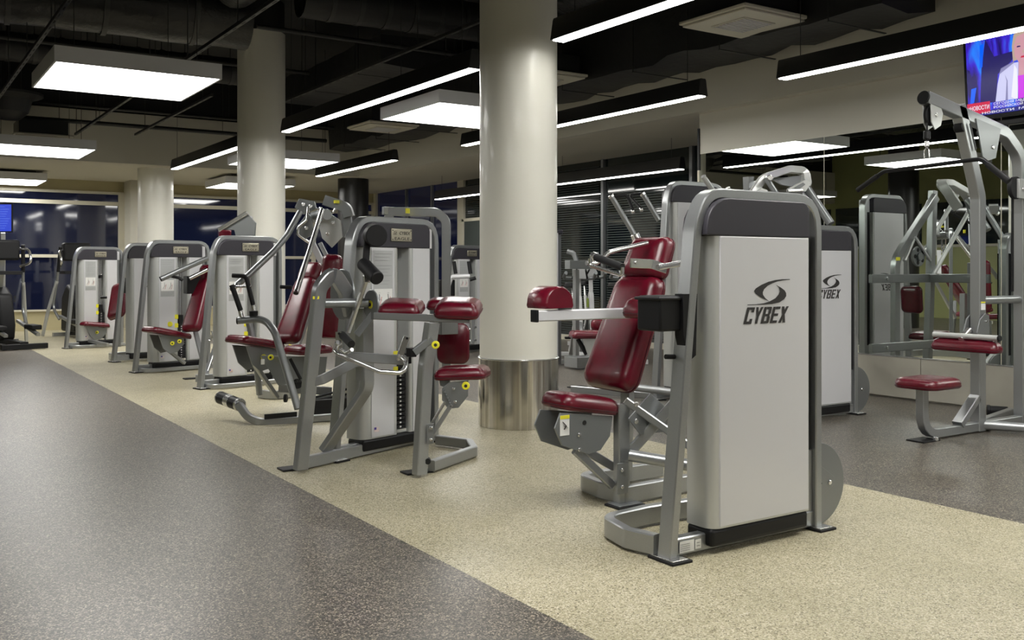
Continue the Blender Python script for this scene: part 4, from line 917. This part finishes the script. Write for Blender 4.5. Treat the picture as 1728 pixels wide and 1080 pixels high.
pad(t, 'chest_pad', 'vinyl', (7.55, 7.35, 1.02), (.08, 0, 1), (0, -1, 0), .34, .28, .09)
bar(t, 'seat_post', 'frame_silver', [(7.28, 7.35, .05), (7.28, 7.35, .52)], .08, .06); base_loop(t, [(7.5, 7.1, 0), (7.0, 7.1, 0), (7.0, 7.6, 0), (7.6, 7.6, 0)])

# --- tall tower behind the front machine (E) with hooked lever tubes
t = Thing('high_pulley_machine', 'tallest weight tower behind the front machine, with two hooked lever tubes at its left', 'gym machine', (6.93, 7.72, 0), 0)
tower(t, 'back', htop=2.36, W=.93)
for (x0, y0, x1, y1, d) in ((1031, 330, 1074, 402, 9.6), (1084, 326, 1112, 372, 9.9)):
    tube(t, 'lever_tube', 'steel_plate', [at(x0, y0, d), at(x1, y1, d)], .026, n=18)
    cyl(t, 'tube_cap', 'chrome', at(x0 - 1, y0 - 1, d), at(x0 + 2, y0 + 4, d), .03)
tube(t, 'hooked_grip', 'rubber', [at(1036, 332, 9.6), at(1056, 329, 9.6), at(1060, 334, 9.6), at(1069, 356, 9.5)], .018, r=.06)
tube(t, 'hooked_grip', 'rubber', [at(1080, 327, 9.9), at(1066, 328, 9.8), at(1064, 333, 9.8), at(1083, 353, 9.6)], .016, r=.06)
for x, y in ((1068, 357), (1082, 354)): disc(t, 'grip_end', 'chrome', at(x, y, 9.5), RT + UP * .3, .022, .03)
cyl(t, 'lever_joint', 'chrome', at(1071, 395, 9.5), at(1076, 407, 9.5), .045)
bar(t, 'joint_link', 'frame_silver', [at(1074, 405, 9.5), at(1077, 432, 9.5)], .05, .04)
bolts(t, [at(1076, 428, 9.45)], -FW, .015)
bar(t, 'seat_post', 'frame_silver', [at(1066, 640, 9.6), at(1080, 440, 9.6)], .07, .07)
tube(t, 'cross_tube', 'frame_silver', [at(1040, 650, 9.3), at(1190, 668, 9.5)], .038)
bar(t, 'base_beam', 'frame_silver', [atZ(965, 656, .05), atZ(1100, 668, .05)], .05, .07, n=(0, 0, 1))
q = atZ(967, 656, 0); box(t, 'floor_foot', 'rubber', q, q + V((.22, .12, .014)))

# --- lat pulldown station (D)
t = Thing('lat_pulldown_station', 'pulldown station at the right edge with cable, long bar, red seat and red thigh roll', 'gym machine', (7.95, 4.73, 0))
YD = 4.73; N = (0, 1, 0)
bar(t, 'front_post', 'frame_silver', [(7.92, YD, .012), (7.92, YD, 2.02), (7.62, YD, 2.78)], .10, .09, n=N, r=.15)
bar(t, 'top_boom', 'frame_silver', [(7.15, YD, 2.80), (8.32, YD, 2.60), (8.57, YD, 2.42), (8.60, YD, 1.9), (8.60, YD, .012)], .10, .09, n=N, r=[.2, .25, .2])
disc(t, 'boom_cap', 'rubber', (7.14, YD, 2.80), (1, 0, -.17), .055, .02)
plate(t, 'gusset_plate', 'steel_plate', [(7.80, YD - .05, 2.68), (8.18, YD - .05, 2.62), (8.10, YD - .05, 2.36), (7.98, YD - .05, 2.33), (7.90, YD - .05, 2.36)], N, .012)
disc(t, 'top_pulley', 'rubber', (7.24, YD, 2.66), N, .085, .03)
for s in (-.035, .035): plate(t, 'pulley_bracket', 'shroud_trim', [(7.18, YD + s, 2.80), (7.29, YD + s, 2.78), (7.35, YD + s, 2.68), (7.32, YD + s, 2.58), (7.24, YD + s, 2.54), (7.19, YD + s, 2.60)], N, .010)
bolts(t, [(7.25, YD - .045, 2.66), (8.05, YD - .06, 2.45)], (0, -1, 0), .018)
plate(t, 'post_slot', 'black', [(7.69, YD - .06, 2.62), (7.71, YD - .06, 2.64), (7.80, YD - .06, 2.42), (7.78, YD - .06, 2.40)], N, .004)
disc(t, 'inner_pulley', 'rubber', (7.66, YD - .0, 2.60), N, .045, .08)
disc(t, 'rear_pulley', 'rubber', (8.45, YD - .03, 2.12), N, .10, .04); plate(t, 'pulley_bracket', 'shroud_trim', [(8.44, YD - .06, 2.2), (8.60, YD - .06, 2.2), (8.60, YD - .06, 2.02), (8.44, YD - .06, 2.03)], N, .02); bolts(t, [(8.5, YD - .08, 2.11)], (0, -1, 0), .02)
tube(t, 'cable', 'black', [(7.19, YD, 2.62), (7.185, YD, 2.42)], .007, n=8)
tube(t, 'cable', 'black', [(8.46, YD, 2.05), (8.46, YD, 1.2)], .012, n=8)
cyl(t, 'cable_stop', 'black', (7.185, YD, 2.53), (7.185, YD, 2.46), .028); cyl(t, 'swivel_hook', 'chrome', (7.185, YD, 2.45), (7.185, YD, 2.40), .018)
tube(t, 'carabiner', 'chrome', [(7.185, YD, 2.40), (7.185, YD - .02, 2.37), (7.185, YD - .02, 2.31), (7.185, YD + .02, 2.31), (7.185, YD + .02, 2.37), (7.185, YD, 2.40)], .006, n=6)
b0, b1, b2, b3 = atX(1447, 321, 7.19), atX(1492, 289, 7.19), atX(1655, 268, 7.19), atX(1702, 306, 7.19)
tube(t, 'lat_bar', 'black', [b0, b1, atX(1565, 280, 7.19), b2, b3], .017, r=.12)
tube(t, 'bar_grip', 'rubber', [b2.lerp(b3, .25), b3], .024); tube(t, 'bar_grip', 'rubber', [b0, b0.lerp(b1, .75)], .022)
# seat and curved tube
pad(t, 'seat', 'vinyl', (7.20, YD, .43), (1, 0, 0), (0, 1, 0), .46, .38, .085, cr=.09)
bar(t, 'seat_tube', 'frame_silver', [(7.12, YD, .43), (7.12, YD, .05), (8.62, YD, .05)], .075, .075, n=N, r=.22)
bar(t, 'seat_gusset', 'frame_silver', [(7.62, YD, .09), (7.88, YD, .30)], .06, .09, n=N)
box(t, 'foot_plate', 'rubber', (7.02, YD - .08, 0), (7.25, YD + .08, .012)); disc(t, 'levelling_foot', 'chrome', (7.2, YD - .07, .02), UP, .02, .03)
# thigh hold-down
c0 = V((7.74, YD, .76))
pad(t, 'thigh_pad', 'vinyl', c0 + UP * (-.06), (1, 0, 0) if False else (0, 1, 0), (-1, 0, 0), .60, .15, .11, cr=.05, soft=.6)
tube(t, 'thigh_tube', 'shroud_trim', [c0 + V((-.03, .28, .07)), c0 + V((-.03, -.30, .07))], .024)
disc(t, 'tube_end', 'rubber', c0 + V((-.03, -.31, .07)), (0, 1, 0), .026, .02)
sec = [(7.84, YD - .06, .72), (7.80, YD - .06, .86), (7.84, YD - .06, .97), (7.92, YD - .06, 1.02), (7.98, YD - .06, 1.0), (7.98, YD - .06, .72)]
plate(t, 'sector_plate', 'steel_plate', sec, N, .012); plate(t, 'sector_plate', 'steel_plate', [(x, YD + .06, z) for x, y, z in sec], N, .012)
bolts(t, [(7.93, YD - .07, .95), (7.86, YD - .07, .78), (7.95, YD - .07, .78)], (0, -1, 0), .01)
bar(t, 'thigh_arm', 'chrome', [(7.80, YD, .88), (7.70, YD + .02, .80)], .05, .05)
box(t, 'caution_sticker', 'white', (7.89, YD - .048, 1.05), (7.95, YD - .045, 1.11), bevel=0); box(t, 'sticker_head', 'yellow', (7.89, YD - .048, 1.105), (7.95, YD - .0445, 1.12), bevel=0)
tube(t, 'rear_tube', 'frame_silver', [(7.96, YD, 1.13), (8.58, YD, 1.13)], .035)
tube(t, 'floor_tube', 'frame_silver', [(7.95, YD, .06), (8.3, YD - .55, .05), (9.0, YD - .6, .05)], .04, r=.1)
bar(t, 'floor_beam', 'frame_silver', [(7.95, YD + .02, .06), (8.9, YD + .25, .06)], .06, .08, n=(0, 0, 1))
t = Thing('hand_weight', 'short black hand grip lying on the floor behind the pulldown station', 'dumbbell', (8.6, 5.1, 0))
q = atZ(1668, 692, .05); q2 = atZ(1712, 695, .045); cyl(t, 'grip', 'rubber', q, q.lerp(q2, .75), .045); cyl(t, 'shaft', 'chrome', q.lerp(q2, .75), q2, .016); disc(t, 'end_knob', 'rubber', q, q2 - q, .05, .03)

# --- narrow machine seen from its side, right of the front column
t = Thing('side_tower_machine', 'narrow weight tower seen edge-on just right of the front column, red seat beside it', 'gym machine', (8.25, 11.2, 0))
bar(t, 'tower_side', 'shroud', [(8.12, 11.5, .05), (8.12, 11.5, 1.92)], .20, .50, n=(0, 1, 0)); bar(t, 'tower_frame', 'frame_silver', [(8.28, 11.35, .02), (8.28, 11.35, 1.95)], .06, .10, n=(0, 1, 0))
box(t, 'tower_top', 'cap', (8.02, 11.25, 1.90), (8.31, 11.75, 1.97), bevel=.02)
box(t, 'base_rail', 'frame_silver', at(952, 618, 13.6), at(952, 618, 13.6) + V((.8, -.3, .14)))
box(t, 'arm_beam', 'steel_plate', at(953, 454, 13.4), at(953, 454, 13.4) + V((.45, -.12, .12)))
tube(t, 'bent_tube', 'steel_plate', [at(957, 424, 13.5), at(968, 427, 13.5), at(974, 442, 13.5)], .035, r=.1)
bar(t, 'rear_post', 'frame_silver', [at(972, 600, 13.5), at(972, 455, 13.5)], .07, .07)
pad(t, 'seat', 'vinyl', at(995, 570, 12.9), (.9, -.45, 0), (.45, .9, 0), .52, .36, .10)
plate(t, 'seat_shroud', 'shroud_trim', [at(982, 570, 12.8), at(1040, 574, 12.8), at(1036, 606, 12.8), at(992, 600, 12.8)], -FW, .04)
pad(t, 'backrest', 'vinyl', at(1015, 548, 13.3), (.9, -.45, 0), (0, 0, 1), .30, .16, .08)
tube(t, 'gas_strut', 'rubber', [at(975, 572, 12.9), at(990, 598, 12.9)], .03)

# --- exercise bikes
def bike(x, y, rz, label, h=1.0, post='white_paint'):
    t = Thing('exercise_bike', label, 'exercise bike', (x, y, 0), rz, group='exercise bikes', world=False)
    disc(t, 'flywheel', 'frame_silver', (0.45, 0, .33), (0, 1, 0), .25, .045); disc(t, 'flywheel_hub', 'ink', (.45, 0, .33), (0, 1, 0), .09, .07)
    disc(t, 'crank_cover', 'rubber', (-.02, .0, .36), (0, 1, 0), .13, .05)
    bar(t, 'front_foot', 'white_paint', [(.62, -.26, .04), (.62, .26, .04)], .06, .06); bar(t, 'rear_foot', 'white_paint', [(-.55, -.26, .04), (-.55, .26, .04)], .06, .06)
    bar(t, 'main_frame', 'white_paint', [(.62, 0, .05), (.42, 0, .92), (-.02, 0, .45), (-.55, 0, .06)], .09, .07, n=(0, 1, 0), r=.08)
    bar(t, 'seat_tube', 'white_paint', [(-.08, 0, .38), (-.30, 0, .82)], .05, .045, n=(0, 1, 0)); bar(t, 'seat_post', 'chrome', [(-.28, 0, .78), (-.36, 0, .98)], .03, .03, n=(0, 1, 0))
    bar(t, 'handlebar_post', 'white_paint', [(.42, 0, .80), (.36, 0, 1.12)], .06, .06, n=(0, 1, 0))
    vs = [(-.50, -.11, 1.0), (-.50, .11, 1.0), (-.36, .09, 1.0), (-.22, .02, 1.0), (-.22, -.02, 1.0), (-.36, -.09, 1.0)]; n = len(vs)
    t.mesh('saddle', vs + [(a * .98 - .005, b * .85, c + .06) for a, b, c in vs], [tuple(range(n)), tuple(range(n, 2 * n))] + [(i, (i + 1) % n, (i + 1) % n + n, i + n) for i in range(n)], 'rubber', bevel=.012)
    tube(t, 'handlebar', 'frame_dark', [(.62, -.20, 1.20), (.40, -.21, 1.13), (.36, 0, 1.12), (.40, .21, 1.13), (.62, .20, 1.20)], .024, r=.06)
    tube(t, 'bar_horn', 'rubber', [(.50, -.10, 1.13), (.66, -.06, 1.24)], .013); tube(t, 'bar_horn', 'rubber', [(.50, .10, 1.13), (.66, .06, 1.24)], .013)
    box(t, 'console', 'print_grey', (.40, -.09, 1.12), (.46, .09, 1.26)); box(t, 'brand_patch', 'green_paint', (.18, -.045, .66), (.36, .046, .80)); box(t, 'brake_knob', 'red_print', (.20, -.02, .72), (.25, .02, .80))
    t.o.scale = (1.1, 1.1, 1.12)
    for s in (-1, 1):
        bar(t, 'crank', 'chrome', [(-.02, .06 * s, .36), (-.02 + .15 * s, .08 * s, .30)], .02, .012); box(t, 'pedal', 'rubber', (-.07 + .15 * s, .09 * s - .04, .28), (.03 + .15 * s, .09 * s + .04, .31))
    return t
bike(8.98, 11.85, -2.1, 'exercise bike just right of the narrow edge-on tower')
bike(9.52, 11.42, -2.1, 'exercise bike closest to the red headrest of the front machine')
bike(10.5, 13.5, -2.1, 'exercise bike farthest back, in front of the office blinds')

# --- elliptical trainers at the far left
def elliptical(x, y, rz, label):
    t = Thing('elliptical_trainer', label, 'elliptical trainer', (x, y, 0), rz, group='elliptical trainers', world=False)
    # x forward (towards the console)
    bar(t, 'front_foot', 'frame_silver', [(.55, -.32, .05), (.55, .32, .05)], .08, .07); bar(t, 'rear_foot', 'rubber', [(-.85, -.34, .05), (-.85, .34, .05)], .10, .08)
    bar(t, 'spine', 'rubber', [(.55, 0, .08), (-.85, 0, .08)], .12, .08, n=(0, 0, 1))
    vs = [(.75, .1), (.72, .75), (.45, 1.0), (.12, .85), (-.05, .35), (0, .1)]; P = [(a, -.12, b) for a, b in vs]
    t.mesh('drive_housing', P + [(a, .12, b) for a, b in vs], [tuple(range(6)), tuple(range(6, 12))] + [(i, (i + 1) % 6, (i + 1) % 6 + 6, i + 6) for i in range(6)], 'rubber', bevel=.05)
    bar(t, 'mast', 'frame_silver', [(.45, 0, .9), (.30, 0, 1.45)], .10, .08, n=(0, 1, 0))
    pl = box(t, 'console', 'rubber', (.18, -.25, 1.42), (.34, .25, 1.76), bevel=.04); box(t, 'console_screen', 'ink', (.195, -.16, 1.48), (.202, .16, 1.68), pl, bevel=0); disc(t, 'status_light', 'red_print', (.193, 0, 1.60), (1, 0, 0), .03, .006, pl)
    tube(t, 'fixed_rail', 'chrome', [(.32, -.2, 1.62), (.10, -.36, 1.60), (-.05, -.36, 1.38), (.28, -.28, 1.32)], .022, r=.12); tube(t, 'fixed_rail', 'chrome', [(.32, .2, 1.62), (.10, .36, 1.60), (-.05, .36, 1.38), (.28, .28, 1.32)], .022, r=.12)
    box(t, 'bottle_shelf', 'rubber', (.10, -.26, 1.18), (.36, .26, 1.24))
    for s in (-1, 1):
        tube(t, 'moving_arm', 'frame_silver', [(.22, s * .30, 1.60), (.30, s * .33, 1.05), (.42, s * .36, .55), (.15, s * .34, .35)], .024, r=.2); tube(t, 'arm_grip', 'rubber', [(.21, s * .30, 1.68), (.27, s * .32, 1.22)], .03)
        bar(t, 'pedal_arm', 'frame_silver', [(.35, s * .26, .40), (-.75, s * .24, .22)], .05, .06, n=(0, 1, 0)); box(t, 'pedal', 'rubber', (-.62, s * .26 - .08, .29), (-.22, s * .26 + .08, .37), bevel=.02)
        bar(t, 'side_leg', 'shroud_trim', [(.30, s * .33, 1.05), (.50, s * .42, .5), (.62, s * .48, .03)], .055, .05, n=(0, 1, 0), r=.4)
    disc(t, 'drive_wheel', 'print_grey', (.35, -.13, .45), (0, 1, 0), .24, .02); t.o.scale = (1.1, 1.1, 1.1)
    return t
elliptical(2.0, 19.6, 1.75, 'elliptical trainer at the left edge of the view, by the wall screen')
elliptical(3.5, 21.2, 1.75, 'elliptical trainer partly hidden behind the farthest weight tower')

# ============================================================ SCREENS
t = Thing('wall_television', 'large television at top right showing a news presenter in a white jacket', 'television', (X_MIR - .25, 4.8, 3.2))
y0, y1, z0, z1 = 4.06, 5.48, 2.87, 3.655; tl = .06
def TV(u, v, lift=0.0):  # u 0..1 from the far (left) edge, v 0..1 from the bottom
    return V((8.99 - tl * v - lift, y1 + (y0 - y1) * u, z0 + (z1 - z0) * v))
nT = (TV(0, 1) - TV(0, 0)).cross(TV(1, 0) - TV(0, 0)).normalized()
if nT.x > 0: nT = -nT
plate(t, 'casing', 'black', [TV(-.008, -.02) - nT * .03, TV(1.008, -.02) - nT * .03, TV(1.008, 1.015) - nT * .03, TV(-.008, 1.015) - nT * .03], nT, .06, bevel=.004)
lift = [0]
def scr(name, m, uv, par=None):
    uv = [((u * .70 if u < .98 and name != 'screen' else u), v) for u, v in uv]
    lift[0] += .0006; return t.mesh(name, [TV(u, v) + nT * (.0005 + lift[0]) for u, v in uv], [tuple(range(len(uv)))], m, par)
S0 = scr('screen', 'tv_blue', [(.012, .03), (.988, .03), (.988, .985), (.012, .985)])
scr('backdrop_print', 'tv_dark', [(.14, .15), (.30, .15), (.33, .5), (.46, .62), (.55, .75), (.30, .72), (.22, .95), (.17, .6)], S0)
scr('backdrop_print', 'tv_dark', [(.015, .45), (.06, .4), (.09, .2), (.05, .6), (.02, .62)], S0)
scr('backdrop_print', 'tv_dark', [(.60, .15), (.985, .15), (.985, .8), (.75, .85), (.66, .6)], S0)
for k, (u, v, w_, h) in enumerate(((.15, .60, .045, .30), (.04, .18, .06, .20), (.8, .5, .05, .4), (.9, .3, .04, .5))):
    scr('backdrop_print', 'tv_cyan' if k % 3 != 2 else 'tv_violet', [(u, v), (u + w_ * .7, v + .02), (u + w_ * 1.2, v + h), (u + w_ * .3, v + h * .95)], S0)
scr('presenter_hair', 'tv_hair', [(.485, .62), (.48, .80), (.50, .93), (.56, .99), (.66, .985), (.70, .85), (.69, .66)], S0)
scr('presenter_neck', 'tv_skin', [(.53, .40), (.65, .40), (.64, .62), (.54, .62)], S0)
scr('presenter_face', 'tv_skin', [(.505, .68), (.50, .80), (.53, .90), (.60, .925), (.66, .90), (.68, .80), (.67, .68), (.63, .585), (.59, .565), (.54, .60)], S0)
for u in (.545, .625): scr('presenter_eye', 'tv_dark', [(u - .018, .775), (u + .018, .775), (u + .015, .79), (u - .015, .79)], S0); scr('presenter_brow', 'tv_hair', [(u - .022, .81), (u + .022, .81), (u + .02, .82), (u - .02, .82)], S0)
scr('presenter_mouth', 'tv_red', [(.56, .645), (.61, .645), (.60, .665), (.57, .665)], S0)
scr('presenter_nose', 'tv_hair', [(.58, .70), (.595, .70), (.588, .75)], S0)
scr('presenter_jacket', 'tv_jacket', [(.30, .15), (.33, .38), (.36, .52), (.50, .60), (.54, .60), (.52, .15)], S0); scr('presenter_jacket', 'tv_jacket', [(.70, .15), (.66, .60), (.76, .55), (.86, .45), (.90, .15)], S0)
scr('presenter_top', 'tv_pink', [(.525, .15), (.53, .44), (.66, .44), (.70, .15)], S0)
scr('jacket_fold', 'tv_fold', [(.40, .15), (.42, .40), (.405, .48), (.43, .40), (.425, .15)], S0); scr('jacket_fold', 'tv_fold', [(.35, .49), (.37, .56), (.50, .62), (.50, .60)], S0); scr('lapel', 'tv_white', [(.46, .2), (.50, .58), (.525, .52), (.52, .15)], S0)
scr('ticker_band', 'tv_navy', [(.012, .03), (.988, .03), (.988, .17), (.012, .17)], S0)
scr('headline_band', 'tv_blue', [(.25, .08), (.988, .08), (.988, .17), (.25, .17)], S0)
scr('headline_box', 'tv_red', [(.015, .055), (.25, .055), (.25, .19), (.015, .19)], S0)
uh = (TV(1, 0) - TV(0, 0)).normalized(); uv_ = (TV(0, 1) - TV(0, 0)).normalized()
def tvt(s, u, v, size, wd, m='tv_white'): lift[0] += .0006; return text(t, 'screen_letters', m, s, TV(u, v) + nT * (.001 + lift[0]), uh, uv_, size, S0, width=wd, off=.012)
tvt('#НОВОСТИ', .094, .122, .055, .215); tvt('СЕГОДНЯ МВД ПРОВЕЛО В РОССИЙСКОЙ', .51, .146, .030, .88); tvt('РОССИЙСКОЙ СТОЛИЦЕ ОПЕРАЦИЮ', .46, .105, .030, .74); tvt('НОВОСТИ  МИНУТ  НОВОСТИ ЧАСА', .52, .052, .028, 1.15)
bar(t, 'wall_bracket', 'black', [(9.03, 4.75, 2.78), (9.2, 4.75, 2.85)], .3, .12); bar(t, 'bracket_arm', 'black', [(9.0, 4.95, 3.1), (9.22, 4.95, 3.1)], .10, .10)
bar(t, 'lower_shelf', 'black', [(9.02, 4.2, 2.80), (9.02, 5.28, 2.80)], .05, .05)
tube(t, 'loose_cable', 'black', [(9.0, 5.36, 2.82), (8.98, 5.38, 2.72), (9.02, 5.34, 2.66)], .006, n=6, r=.03)
t = Thing('menu_screen', 'small blue information screen on a stand at the far left edge', 'screen', (1.2, 19.3, 0))
q = at(-30, 393, 18.6); ux = RT
P = [at(-32, 393, 18.6), at(21, 392, 18.6), at(21, 343, 18.6), at(-32, 343, 18.6)]
plate(t, 'casing', 'black', P, -FW, .06); sq = t.mesh('screen', [at(-30, 391, 18.56), at(19, 390, 18.56), at(19, 345, 18.56), at(-30, 345, 18.56)], [(0, 1, 2, 3)], 'menu_blue')
joined(t, 'text_lines', 'menu_text', [([at(-26, 349 + i * 4, 18.55), at(8 + (i * 7) % 9, 349 + i * 4, 18.55)], .014, .002) for i in range(10)], sq, kind='stuff')
bar(t, 'stand_pole', 'shroud_trim', [atZ(5, 573, 0.01), at(5, 393, 18.64)], .08, .08); box(t, 'stand_base', 'rubber', V((1.0, 19.1, 0)), V((1.5, 19.6, .02)))
